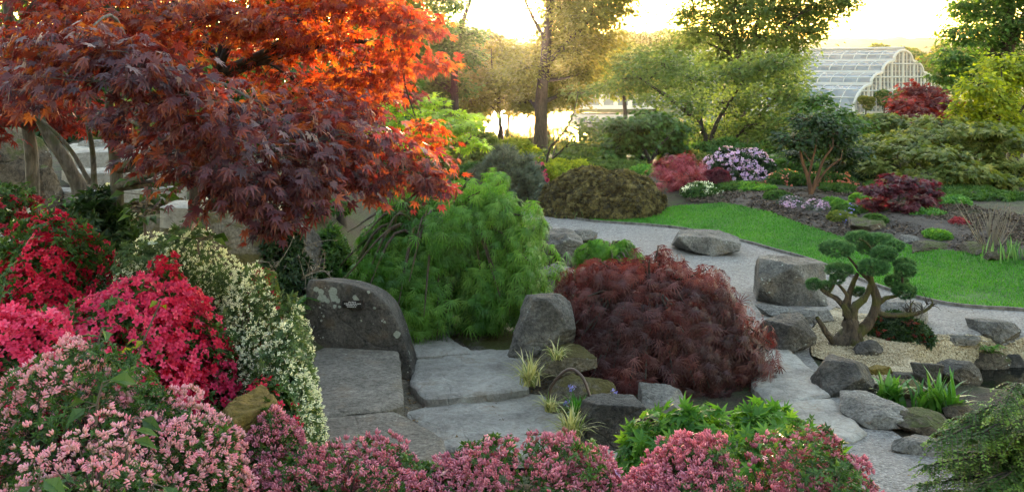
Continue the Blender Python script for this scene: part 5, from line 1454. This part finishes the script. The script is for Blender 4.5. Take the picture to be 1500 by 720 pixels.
for i, (px, py, w, Y, m, lab) in enumerate([(1120, 246, 110, 22.0, L_GREEN, "green shrub filling the back of the bark bed left of the orange-stemmed tree"), (1270, 262, 120, 20.5, L_DARK, "dark shrub behind the small purple maple, left of the olive maple"), (1310, 250, 90, 22.5, L_OLIVE, "olive shrub under the left boughs of the broad olive maple"),
        (830, 232, 90, 22, L_YEL, "yellow-green shrub just behind the brown mound"), (905, 236, 100, 23, L_LOOSE, "loose green shrub behind the right end of the brown mound"), (960, 246, 70, 21.5, L_BRIGHT, "fresh green shrub behind the crimson maple"), (1490, 300, 120, 19.5, L_DARK, "dark shrub at the picture edge under the olive maple"),
        (1400, 318, 110, 18.2, L_GREEN, "green shrub behind the bare buff stems"), (1300, 305, 60, 18.5, L_GREEN, "low green shrub right behind the small purple maple crown"), (700, 240, 90, 22, L_GREEN, "green shrub left of the grey dwarf pine"), (1010, 215, 110, 26, L_OLIVE, "olive shrub between green maple and lilac rhododendron"), (1165, 232, 80, 21, L_GREEN, "green shrub right of the lilac rhododendron")]):
    bush("border_shrub", lab, "shrub", px, py, w, Y, m, ROS6, .10, 1900, .7, "border shrubs beyond the lawn", 220 + i, hum=16, humr=.22, boxy=.8)
for i, (px, py, w, Y, m, lab) in enumerate([(590, 170, 170, 60, L_GREEN, "far bush beside the lake behind the lime maple"), (700, 205, 120, 58, L_OLIVE, "far bush on the lake shore left of the sun reflection"), (880, 215, 150, 62, L_GOLD, "golden far bush on the lake shore right of the oak trunk"), (990, 190, 180, 60, L_OLIVE, "far olive bush behind the green maple"), (1090, 170, 200, 64, L_GREEN, "far green bush behind the loose tree"),
        (1200, 180, 180, 66, L_OLIVE, "far olive bush below the glasshouse roof"), (1330, 190, 200, 62, L_GREEN, "far green bush behind the dark red maple"), (1450, 160, 220, 70, L_DARK, "far dark bush behind the yellow-green tree")]):
    bush("shore_shrub", lab, "shrub", px, py, w, Y, m, ROS6, .42, 1500, 3.0, "far bushes on the near lake shore", 240 + i, hum=18, humr=.3, boxy=.8, stems=0)
# lakeside trees against the sun
tree("oak_tree", "tall lakeside oak with a forked trunk beside the sun", "tree", [([(790, 246), (792, 190), (793, 140), (798, 95), (802, 50), (806, -10), (808, -90)], .34, .14), ([(797, 100), (822, 72), (850, 45), (880, 15)], .13, .04), ([(800, 60), (780, 25), (760, -20)], .10, .04)], 46,
     [(820, 40, None, 38, 22), (865, 25, None, 42, 20), (880, 55, None, 34, 16), (845, 75, None, 40, 18), (900, 8, None, 34, 16), (835, 5, None, 44, 22), (795, 70, None, 24, 18), (770, 100, None, 30, 16), (815, 115, None, 34, 14), (860, 105, None, 28, 12), (800, -50, None, 70, 34), (870, -40, None, 60, 30), (835, 140, None, 36, 12), (775, 150, None, 34, 14), (720, -70, None, 50, 26)],
     L_GOLD, BARK_DK, WIDE, .19, 5.0, None, 42, flat=.7, gauss=1.15)
tree("golden_tree", "rounded golden-lit tree directly under the sun glare", "tree", [([(735, 240), (733, 190), (730, 140)], .20, .08)], 52,
     [(735, 75, None, 40, 18), (705, 95, None, 34, 18), (760, 80, None, 30, 18), (730, 115, None, 46, 20), (700, 130, None, 30, 16), (765, 125, None, 34, 18), (735, 150, None, 44, 14), (670, 110, None, 30, 20), (690, 150, None, 34, 14), (790, 110, None, 40, 20), (720, 55, None, 26, 12), (800, 145, None, 44, 14), (670, 160, None, 24, 16)], L_GOLD, BARK_DK, WIDE, .21, 4.2, None, 43, gauss=1.2)
tree("slim_tree", "slim tree with a bare limb reaching up beside the sun, behind the lime maple", "tree", [([(667, 225), (667, 165), (665, 110), (671, 60), (682, 20), (698, -25)], .20, .07), ([(667, 90), (650, 50), (640, 10)], .08, .03)], 41,
     [(640, 45, None, 36, 20), (610, 25, None, 34, 20), (660, 75, None, 30, 16), (630, 90, None, 38, 16), (685, 85, None, 22, 12), (640, 120, None, 36, 14), (670, 130, None, 26, 10), (600, 65, None, 34, 18), (655, 5, None, 28, 16), (625, -20, None, 40, 18), (600, 120, None, 34, 16), (690, 50, None, 20, 14), (575, 0, None, 40, 24), (580, 90, None, 34, 20)], L_GREEN, BARK_DK, WIDE, .17, 5.0, None, 44, gauss=1.1)
tree("slim_tree", "thin leaning trunk with green leaves left of the slim tree", "tree", [([(655, 220), (650, 165), (642, 115), (628, 60)], .12, .05)], 44,
     [(610, 90, None, 34, 16), (585, 110, None, 34, 18), (575, 60, None, 36, 20), (620, 150, None, 34, 12)], L_OLIVE, BARK_DK, WIDE, .17, 4.6, None, 45)
tree("multistem_tree", "multi-stemmed round tree standing against the sky above the loose tree", "tree", [([(1090, 200), (1085, 120), (1080, 70), (1072, 20), (1060, -30)], .20, .07), ([(1090, 150), (1098, 90), (1108, 40), (1120, -20)], .14, .05), ([(1088, 140), (1068, 80), (1045, 40)], .10, .04), ([(1092, 140), (1130, 70), (1165, 25)], .10, .04)], 42,
     [(1040, 25, None, 34, 20), (1080, 10, None, 36, 22), (1120, 15, None, 36, 22), (1160, 20, None, 36, 20), (1200, 15, None, 34, 16), (1225, 8, None, 26, 12), (1060, 55, None, 36, 16), (1110, 55, None, 38, 18), (1160, 55, None, 38, 16), (1190, 42, None, 24, 12), (1015, 50, None, 26, 14), (1100, -30, None, 60, 26), (1170, -30, None, 54, 22), (1040, -20, None, 40, 22), (985, 75, None, 26, 12), (1240, 0, None, 20, 8), (1140, 85, None, 40, 16), (1060, 85, None, 36, 14), (1000, 20, None, 20, 12)],
     L_LOOSE, BARK_DK, WIDE, .17, 4.0, None, 46, flat=.7, gauss=1.1)
tree("broad_tree", "broad olive tree on the near lake shore between oak and loose tree", "tree", [([(915, 215), (916, 170), (912, 120)], .30, .10)], 76,
     [(885, 95, None, 34, 16), (925, 85, None, 36, 16), (960, 100, None, 30, 16), (900, 125, None, 36, 16), (945, 125, None, 34, 14), (870, 125, None, 24, 12), (915, 70, None, 26, 10), (985, 120, None, 26, 14)], L_OLIVE, BARK_DK, WIDE, .32, 3.4, "broad trees on the near lake shore", 61)
tree("broad_tree", "broad green tree on the near lake shore seen between bronze maple and slim tree", "tree", [([(610, 220), (612, 170), (606, 110)], .28, .10)], 66,
     [(580, 100, None, 36, 18), (620, 90, None, 36, 18), (650, 115, None, 30, 16), (600, 135, None, 40, 16), (640, 145, None, 34, 14), (690, 165, None, 34, 14), (660, 160, None, 30, 12)], L_GREEN, BARK_DK, WIDE, .28, 3.4, "broad trees on the near lake shore", 62)
tree("broad_tree", "broad yellow-green tree on the near lake shore behind the loose tree", "tree", [([(1060, 215), (1062, 160), (1058, 110)], .28, .10)], 70,
     [(1010, 95, None, 36, 18), (1060, 85, None, 38, 18), (1110, 95, None, 36, 18), (1030, 130, None, 40, 16), (1090, 130, None, 40, 16), (1150, 120, None, 34, 18), (1170, 160, None, 34, 16)], L_LOOSE, BARK_DK, WIDE, .28, 2.6, "broad trees on the near lake shore", 63)
tree("young_tree", "thin bare-stemmed young tree with sparse yellow leaves before the lake", "tree", [([(800, 250), (805, 218), (825, 195), (838, 172), (846, 140)], .04, .012), ([(802, 240), (828, 215), (850, 190)], .03, .01)], 27,
     [(846, 135, None, 26, 10), (860, 180, None, 28, 14), (840, 200, None, 30, 12), (815, 225, None, 26, 12), (870, 215, None, 26, 14), (880, 130, None, 22, 9)], L_LOOSE, BARK_DK, WIDE, .13, 1.6, None, 47, gauss=1.2, shell=.2)
bush("lakeside_shrub", "yellow-green bush at the water edge behind the brown mound", "shrub", 860, 212, 120, 34, L_LOOSE, ROS6, .22, 1200, 1.2, "bushes along the lake shore", 141, hum=14)
bush("lakeside_shrub", "yellow bush under the golden-lit tree", "shrub", 745, 205, 130, 40, L_YEL, ROS6, .24, 1300, 1.5, "bushes along the lake shore", 142, hum=14)
bush("lakeside_shrub", "shaded bush between lime maple and dwarf pine", "shrub", 700, 190, 110, 30, L_OLIVE, ROS6, .20, 1300, 1.2, "bushes along the lake shore", 143, hum=14)
bush("lakeside_shrub", "dull green bush at the foot of the slim tree", "shrub", 640, 180, 120, 36, L_GREEN, ROS6, .22, 1300, 1.5, "bushes along the lake shore", 144, hum=14)
bush("lakeside_shrub", "green bush below the loose tree, right of the green maple", "shrub", 1060, 205, 140, 27, L_GREEN, ROS6, .18, 1800, 1.2, "bushes along the lake shore", 145, hum=16)
bush("lakeside_shrub", "green bush behind the round tree and the bark bed", "shrub", 1200, 225, 160, 23, L_GREEN, ROS6, .16, 2000, 1.0, "bushes along the lake shore", 146, hum=16)
bush("dark_hedge_shrub", "dark evergreen bush under the broad olive maple", "shrub", 1430, 262, 220, 22.5, L_DARK, ROS6, .15, 2600, .9, None, 147, hum=20)

for i, (px, py, w, Y, m, lab) in enumerate([(1440, 325, 150, 17.2, L_GREEN, "spreading green groundcover behind the bare buff stems"), (1390, 322, 70, 16.6, L_HOSTA, "leafy green clump between small purple maple and pointed brown stone"), (1105, 272, 60, 18.4, L_BRIGHT, "fresh green low plants left of the mauve cushions"), (1070, 280, 50, 18.6, L_GREEN, "low green plants under the lilac rhododendron"), (1230, 285, 60, 18.2, L_GREEN, "leafy green clump right of the orange-brown stems"), (1340, 312, 60, 17.0, L_GREEN, "green leafy plants under the right boughs of the small purple maple")]):
    bush("border_plant", lab, "plant", px, py, w, Y, m, ROS6, .075, 900, .5, "leafy plants at the back of the bark bed", 260 + i, hum=18, humr=.3, boxy=.7, stems=3)
# garden behind the near maples
for i, (px, py, w, Y, m) in enumerate([(60, 60, 260, 17, L_GREEN), (190, 10, 260, 19, L_DARK), (330, 90, 240, 16, L_GREEN), (440, 100, 240, 18, L_DARK), (530, 60, 240, 24, L_GREEN), (250, 130, 180, 14.5, L_OLIVE), (410, 190, 140, 14, L_GREEN), (10, 140, 160, 13.5, L_DARK), (560, 170, 160, 16, L_DARK)]):
    bush("background_shrub", ["tall green bush behind the slender maple at the picture edge", "tall dark bush behind the purple maple crown", "green bush showing through the fork of the bronze maple", "dark bush behind the orange-lit side of the bronze maple", "tall green bush left of the slim lakeside trees", "olive bush behind the purple maple stems",
         "low green bush behind the lowest purple boughs", "dark bush above the leaning brown rock", "dark bush under the pink-red maple, behind the green laceleaf"][i], "shrub", px, py, w, Y, m, ROS6, .17, 2600, 1.4, "bushes in the rock garden behind the maples", 160 + i, hum=24, humr=.25, lump=.25)
for i, (px, Y, t) in enumerate([(40, 30, -90), (200, 28, -120), (360, 33, -100), (500, 36, -80)]):
    k = Y / FP
    tree("background_tree", ["tall tree at the far left beyond the garden bushes", "tall tree behind the purple maple, beyond the tall dark bush", "tall tree behind the fork of the bronze maple", "tall tree beyond the orange-lit maple boughs, left of the slim trees"][i], "tree", [([(px, 200), (px + 4, 100), (px - 6, 0), (px, t)], .25, .08)], Y,
         [(px + a, b, None, 60, 34) for a, b in ((-60, 20), (60, 10), (0, 60), (-40, 110), (50, 100), (0, -40), (-70, -50), (70, -60))], [L_GREEN, L_DARK, L_GREEN, L_GOLD][i], BARK_DK, WIDE, .22, 3.2, "tall trees beyond the rock garden", 170 + i)

# trees on the far shore of the lake: two kinds, copied
def far_tree(seed, m):
    rng = np.random.default_rng(seed)
    c = [(rng.uniform(-3.2, 3.2), rng.uniform(-3, 3), rng.uniform(4.0, 11)) for _ in range(16)]
    root = thing("shore_tree", "rounded tree on the far shore of the lake", "tree", (0, 0, -600 - seed), "trees on the far shore")
    o = ORG[root.name]
    mesh("trunk", [tube(curve([o + [0, 0, -.3], o + [.2, 0, 4], o + [0, 0, 8]], 8), np.linspace(.4, .15, 8), 7)], BARK_DK, root, smooth=True)
    ch = []
    for q in c:
        n = 420; u = nz(rng.normal(size=(n, 3))); r = 2.1 * (1 - .1 * (q[2] - 6) / 5)
        p = o + np.array(q) + u * np.array([r, r, r * .75]) * (.6 + .4 * rng.random((n, 1)))
        ch.append(inst(WIDE, p, u + rng.normal(size=p.shape) * .5, rng.normal(size=p.shape) + u + [0, 0, .6], .62 * rng.uniform(.7, 1.2, n), .5 + rng.normal(size=n) * .2 + rng.normal() * .12))
    mesh("crown", ch, m, root)
    return root
protos = [far_tree(1, L_OLIVE), far_tree(2, L_GREEN), far_tree(3, L_GOLD)]
def copy_tree(src, loc, rz, s, lab):
    c = src.copy(); COL.objects.link(c); c.location = loc; c.rotation_euler = (0, 0, rz); c.scale = (s, s, s * 1.0); c["label"] = lab
    for ch in src.children:
        d = ch.copy(); COL.objects.link(d); d.parent = c
    return c
rng = np.random.default_rng(55)
far = [(560, 238, 1.2), (610, 245, 1.1), (660, 250, 1.25), (705, 242, 1.0), (745, 255, 1.0), (800, 258, .95), (850, 262, 1.15), (885, 250, 1.05), (920, 262, 1.2), (960, 275, 1.1), (1010, 280, 1.2), (1240, 300, 1.2), (1290, 320, 1.3), (1340, 290, 1.15), (1372, 270, 1.15), (1400, 280, 1.3), (1440, 260, 1.2), (1480, 250, 1.2), (1330, 360, 1.3), (1260, 380, 1.2), (1210, 370, 1.2), (1352, 245, .8), (1295, 205, .42), (1268, 199, .34), (1320, 203, .4)]
for i, (px, Y, s) in enumerate(far):
    s = s * 1.4 if i < 11 else s
    src = protos[i % 3]; x = (px - 750) / FP * Y
    od = ["first", "second", "third", "fourth", "fifth", "sixth", "seventh", "eighth", "ninth", "tenth", "eleventh"]
    lab = (od[i] + " from the left of the trees along the far lake shore" if i < 11 else
           "rounded tree " + ["above the left end of the glasshouse ridge, on the skyline", "above the middle of the glasshouse ridge", "just right of the glasshouse gable, pale", "behind the dark red maple top", "behind the left edge of the tall dark tree", "behind the middle of the tall dark tree", "hidden deepest behind the tall dark tree",
            "on the skyline right of the glasshouse ridge end", "on the skyline directly above the glasshouse roof", "on the skyline near the multi-stemmed tree", "small, at the right foot of the glasshouse gable", "small dark, middle of the glasshouse gable", "small dark, left of the glasshouse gable", "small dark, right of the glasshouse porch"][i - 11])
    loc = (x, Y, ground(x, Y))
    if i < 3:
        src.location = loc; src.scale = (s, s, s); src["label"] = lab; src.rotation_euler = (0, 0, rng.uniform(0, 6))
    else:
        copy_tree(src, loc, rng.uniform(0, 6.28), s, lab)

# ================================================================ the glasshouse across the lake
def glass_mat():
    m, nt, bs, out = mat("glasshouse_glass")
    tc = nd(nt, "ShaderNodeTexCoord"); v = voro(nt, tc.outputs["Object"], .6, 1)
    bs.inputs["Base Color"].default_value = (.50, .55, .60, 1); bs.inputs["Roughness"].default_value = .12
    nt.links.new(mixc(nt, v, (.14, .17, .21), (.26, .30, .36)), bs.inputs["Base Color"])
    t = nd(nt, "ShaderNodeBsdfTransparent"); t.inputs[0].default_value = (.85, .9, .92, 1)
    mx = nd(nt, "ShaderNodeMixShader"); mx.inputs[0].default_value = .30
    nt.links.new(bs.outputs[0], mx.inputs[1]); nt.links.new(t.outputs[0], mx.inputs[2]); nt.links.new(mx.outputs[0], out.inputs[0])
    return m
GLASS = glass_mat(); FRAME = plain("white_steel", (.36, .37, .38), .4)
GLASS2 = GLASS.copy(); GLASS2.name = "gable_glass"
for n_ in GLASS2.node_tree.nodes:
    if n_.type == "MIX_SHADER":
        n_.inputs[0].default_value = .62
def glasshouse():
    A = P(1249, 164, 200.0); A[2] = -6.4
    vdir = nz(np.array([17.5, 15.0, 0])); udir = np.array([-vdir[1], vdir[0], 0])
    Wd, Ln = 38.0, 78.0
    root = thing("glasshouse", "large white glasshouse with stepped curved roofs across the lake", "glasshouse", A)
    # half section: four curved tiers, each springing from behind the head of the one below
    tiers = [(0.0, 0.0, 6.2, 5.6), (6.4, 5.8, 10.6, 8.0), (10.8, 8.2, 15.1, 10.4), (15.3, 10.6, 19.0, 12.6)]
    def arc(t, n=9):
        x0, z0, x1, z1 = t; a = np.linspace(0, np.pi / 2, n)
        return np.stack([x0 + (x1 - x0) * (1 - np.cos(a)), z0 + (z1 - z0) * np.sin(a)], -1)
    pt = lambda s, u, z: A + vdir * s + udir * u + np.array([0, 0, z])
    for ti, t in enumerate(tiers):
        for side in (0, 1):
            q = arc(t); s = q[:, 0] if side == 0 else Wd - q[:, 0]
            nu = 27; us = np.linspace(0, Ln, nu)
            V = np.array([pt(s[i], u, q[i, 1]) for u in us for i in range(len(q))]); k = len(q)
            F = np.array([[a * k + i, a * k + i + 1, (a + 1) * k + i + 1, (a + 1) * k + i] for a in range(nu - 1) for i in range(k - 1)])
            rt = mesh("roof_tier", [(V, F, None)], GLASS, root)
            bars = [tube(np.array([pt(s[i], u, q[i, 1] + .03) for i in range(k)]), .10 if a % 4 else .17, 4) for a, u in enumerate(us)]
            for i in (0, 3, 5, 7, 8):
                bars.append(tube(np.array([pt(s[i], 0, q[i, 1] + .03), pt(s[i], Ln, q[i, 1] + .03)]), .13 if i not in (0, 8) else .24, 4))
            mesh("glazing_bar", bars, FRAME, rt, A)
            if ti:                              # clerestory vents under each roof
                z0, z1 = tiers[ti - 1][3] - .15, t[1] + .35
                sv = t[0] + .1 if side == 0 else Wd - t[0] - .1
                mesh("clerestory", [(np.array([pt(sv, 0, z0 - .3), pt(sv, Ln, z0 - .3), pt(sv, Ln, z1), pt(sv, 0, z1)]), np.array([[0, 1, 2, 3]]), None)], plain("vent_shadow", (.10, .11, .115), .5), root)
    # ridge ventilator
    mesh("ridge_vent", [tube(np.array([pt(Wd / 2, -.5, 13.1), pt(Wd / 2, Ln, 13.1)]), .28, 6)] + [tube(np.array([pt(Wd / 2, u, 12.5), pt(Wd / 2, u, 13.1)]), .1, 4) for u in np.linspace(0, Ln, 27)], FRAME, root)
    # gable: outline from the tiers, mullions and rails
    half = np.concatenate([arc(t) for t in tiers]); outl = np.vstack([half, np.c_[Wd - half[::-1, 0], half[::-1, 1]]])
    def hgt(s):
        s = min(s, Wd - s); z = 0
        for t in tiers:
            x0, z0, x1, z1 = t
            if s >= x0:
                k = min(1, (s - x0) / (x1 - x0)); z = max(z, z0 + (z1 - z0) * math.sqrt(max(0, 1 - (1 - k) ** 2)))
        return z
    ss = np.linspace(.05, Wd - .05, 61)
    for end, u in (("gable", -.02), ("gable", Ln)):
        V = np.array([pt(s, u, z) for s in ss for z in (0, hgt(s))])
        gb = mesh(end, [(V, np.array([[2 * i, 2 * i + 2, 2 * i + 3, 2 * i + 1] for i in range(60)]), None)], GLASS2, root)
        bars = [tube(np.array([pt(s, u - .12, 0), pt(s, u - .12, hgt(s))]), .15 if i % 3 else .30, 4) for i, s in enumerate(np.linspace(1.0, Wd - 1.0, 25))]
        for z in (2.2, 4.4, 7.1, 9.8):
            sl = [s for s in ss if hgt(s) >= z]
            bars.append(tube(np.array([pt(sl[0], u - .12, z), pt(sl[-1], u - .12, z)]), .16, 4))
        bars.append(tube(np.array([pt(s, u - .15, z) for s, z in outl]), .30, 5))
        mesh("mullion", bars, FRAME, gb, A)
    # entrance porch on the gable and the plinth
    px_ = np.linspace(0, np.pi, 13); c0 = Wd / 2
    V = np.array([pt(c0 + 3.6 * math.cos(a), u, 4.2 * math.sin(a)) for u in (-.3, -3.5) for a in px_])
    pr = mesh("porch", [(V, np.array([[i, i + 1, 14 + i, 13 + i] for i in range(12)]), None)], GLASS, root)
    mesh("porch_rib", [tube(V[13:], .22, 5), tube(V[:13], .2, 5)], FRAME, pr, A)
    mesh("door", [box(pt(c0 - 1, -.3, 1.2), (1.6, .1, 2.4), math.atan2(vdir[1], vdir[0])), box(pt(c0 + 1, -.3, 1.2), (1.6, .1, 2.4), math.atan2(vdir[1], vdir[0]))], GLASS2, root)
    mesh("plinth", [box(pt(Wd / 2, Ln / 2, -.2), (Wd + .6, Ln + .6, .9), math.atan2(vdir[1], vdir[0]))], plain("concrete", (.32, .32, .31), .8), root)
    rg = np.random.default_rng(6)
    pl = []
    for _ in range(60):
        c = pt(rg.uniform(4, Wd - 4), rg.uniform(3, Ln - 6), rg.uniform(.8, 4)); n = 60
        u_ = nz(rg.normal(size=(n, 3))); pl.append(inst(WIDE, c + u_ * 1.3, u_, rg.normal(size=(n, 3)) + [0, 0, 1], .9, rg.random(n)))
    mesh("planting", pl, L_DARK, root)
glasshouse()
# low white pavilion on the far bank, seen under the branches
c = P(900, 151, 232.0); c[2] = ground(c[0], c[1])
pv = thing("pavilion", "long low pale building on the far bank under the trees", "building", c)
wl = plain("pale_render", (.45, .45, .44), .8)
w0 = mesh("wall", [box(c + [0, 0, 1.2], (20, 6, 2.6))], wl, pv)
mesh("roof", [box(c + [0, 0, 2.75], (21.5, 7.5, .5))], plain("grey_roof", (.30, .31, .33), .6), pv)
for k in range(6):
    mesh("window", [box(c + [-8 + k * 3.2, -3.02, 1.4], (2.2, .1, 1.4))], GLASS, pv)

# unseen wood added behind the viewpoint to shade the fronts of rocks and bushes
rng = np.random.default_rng(500); n = 16000
pw_ = np.stack([rng.uniform(-24, 24, n), -6.5 - 8 * rng.random(n), .5 + 12.5 * rng.random(n) ** .9], -1)
pw_ = pw_[fbm(pw_ * .35, 2) > -.12]
SHADE_WOOD = [inst(WIDE, pw_, rng.normal(size=pw_.shape) + [0, 0, -.4], rng.normal(size=pw_.shape) + [0, .3, 1], .55 * rng.uniform(.7, 1.3, len(pw_)), rng.random(len(pw_)))]
for k in range(16):
    x = -22 + 2.9 * k + rng.uniform(-.8, .8); y = rng.uniform(-12, -7.5); g = ground(x, y)
    SHADE_WOOD.append(tube(curve([[x, y, g - .2], [x + rng.uniform(-.4, .4), y, 5], [x + rng.uniform(-.8, .8), y, 11]], 10), np.linspace(.22, .06, 10), 7) + (1,))
props(mesh("added_shade_wood", SHADE_WOOD, [L_DARK, BARK_DK], None, np.zeros(3)), "unseen dark wood added behind the viewpoint to shade the garden from that side", "added_shade_wood", None, "stuff")
# ================================================================ evening haze
def haze():
    m = bpy.data.materials.new("evening_haze"); m.use_nodes = True
    nt = m.node_tree; nt.nodes.remove(nt.nodes["Principled BSDF"])
    pv = nt.nodes.new("ShaderNodeVolumePrincipled")
    pv.inputs["Color"].default_value = (.97, .91, .80, 1)
    pv.inputs["Density"].default_value = .00006
    pv.inputs["Anisotropy"].default_value = .9
    nt.links.new(pv.outputs[0], nt.nodes["Material Output"].inputs["Volume"])
    x0, x1, y0, y1, z0, z1 = -4200, 4200, -1500, 4200, -40, 75
    o = mesh("haze", [box(((x0 + x1) / 2, (y0 + y1) / 2, (z0 + z1) / 2), (x1 - x0, y1 - y0, z1 - z0))], m, None, np.zeros(3))
    props(o, "thin golden evening haze over the lake and the garden", "haze", None, "stuff")
if HAZE:
    haze()
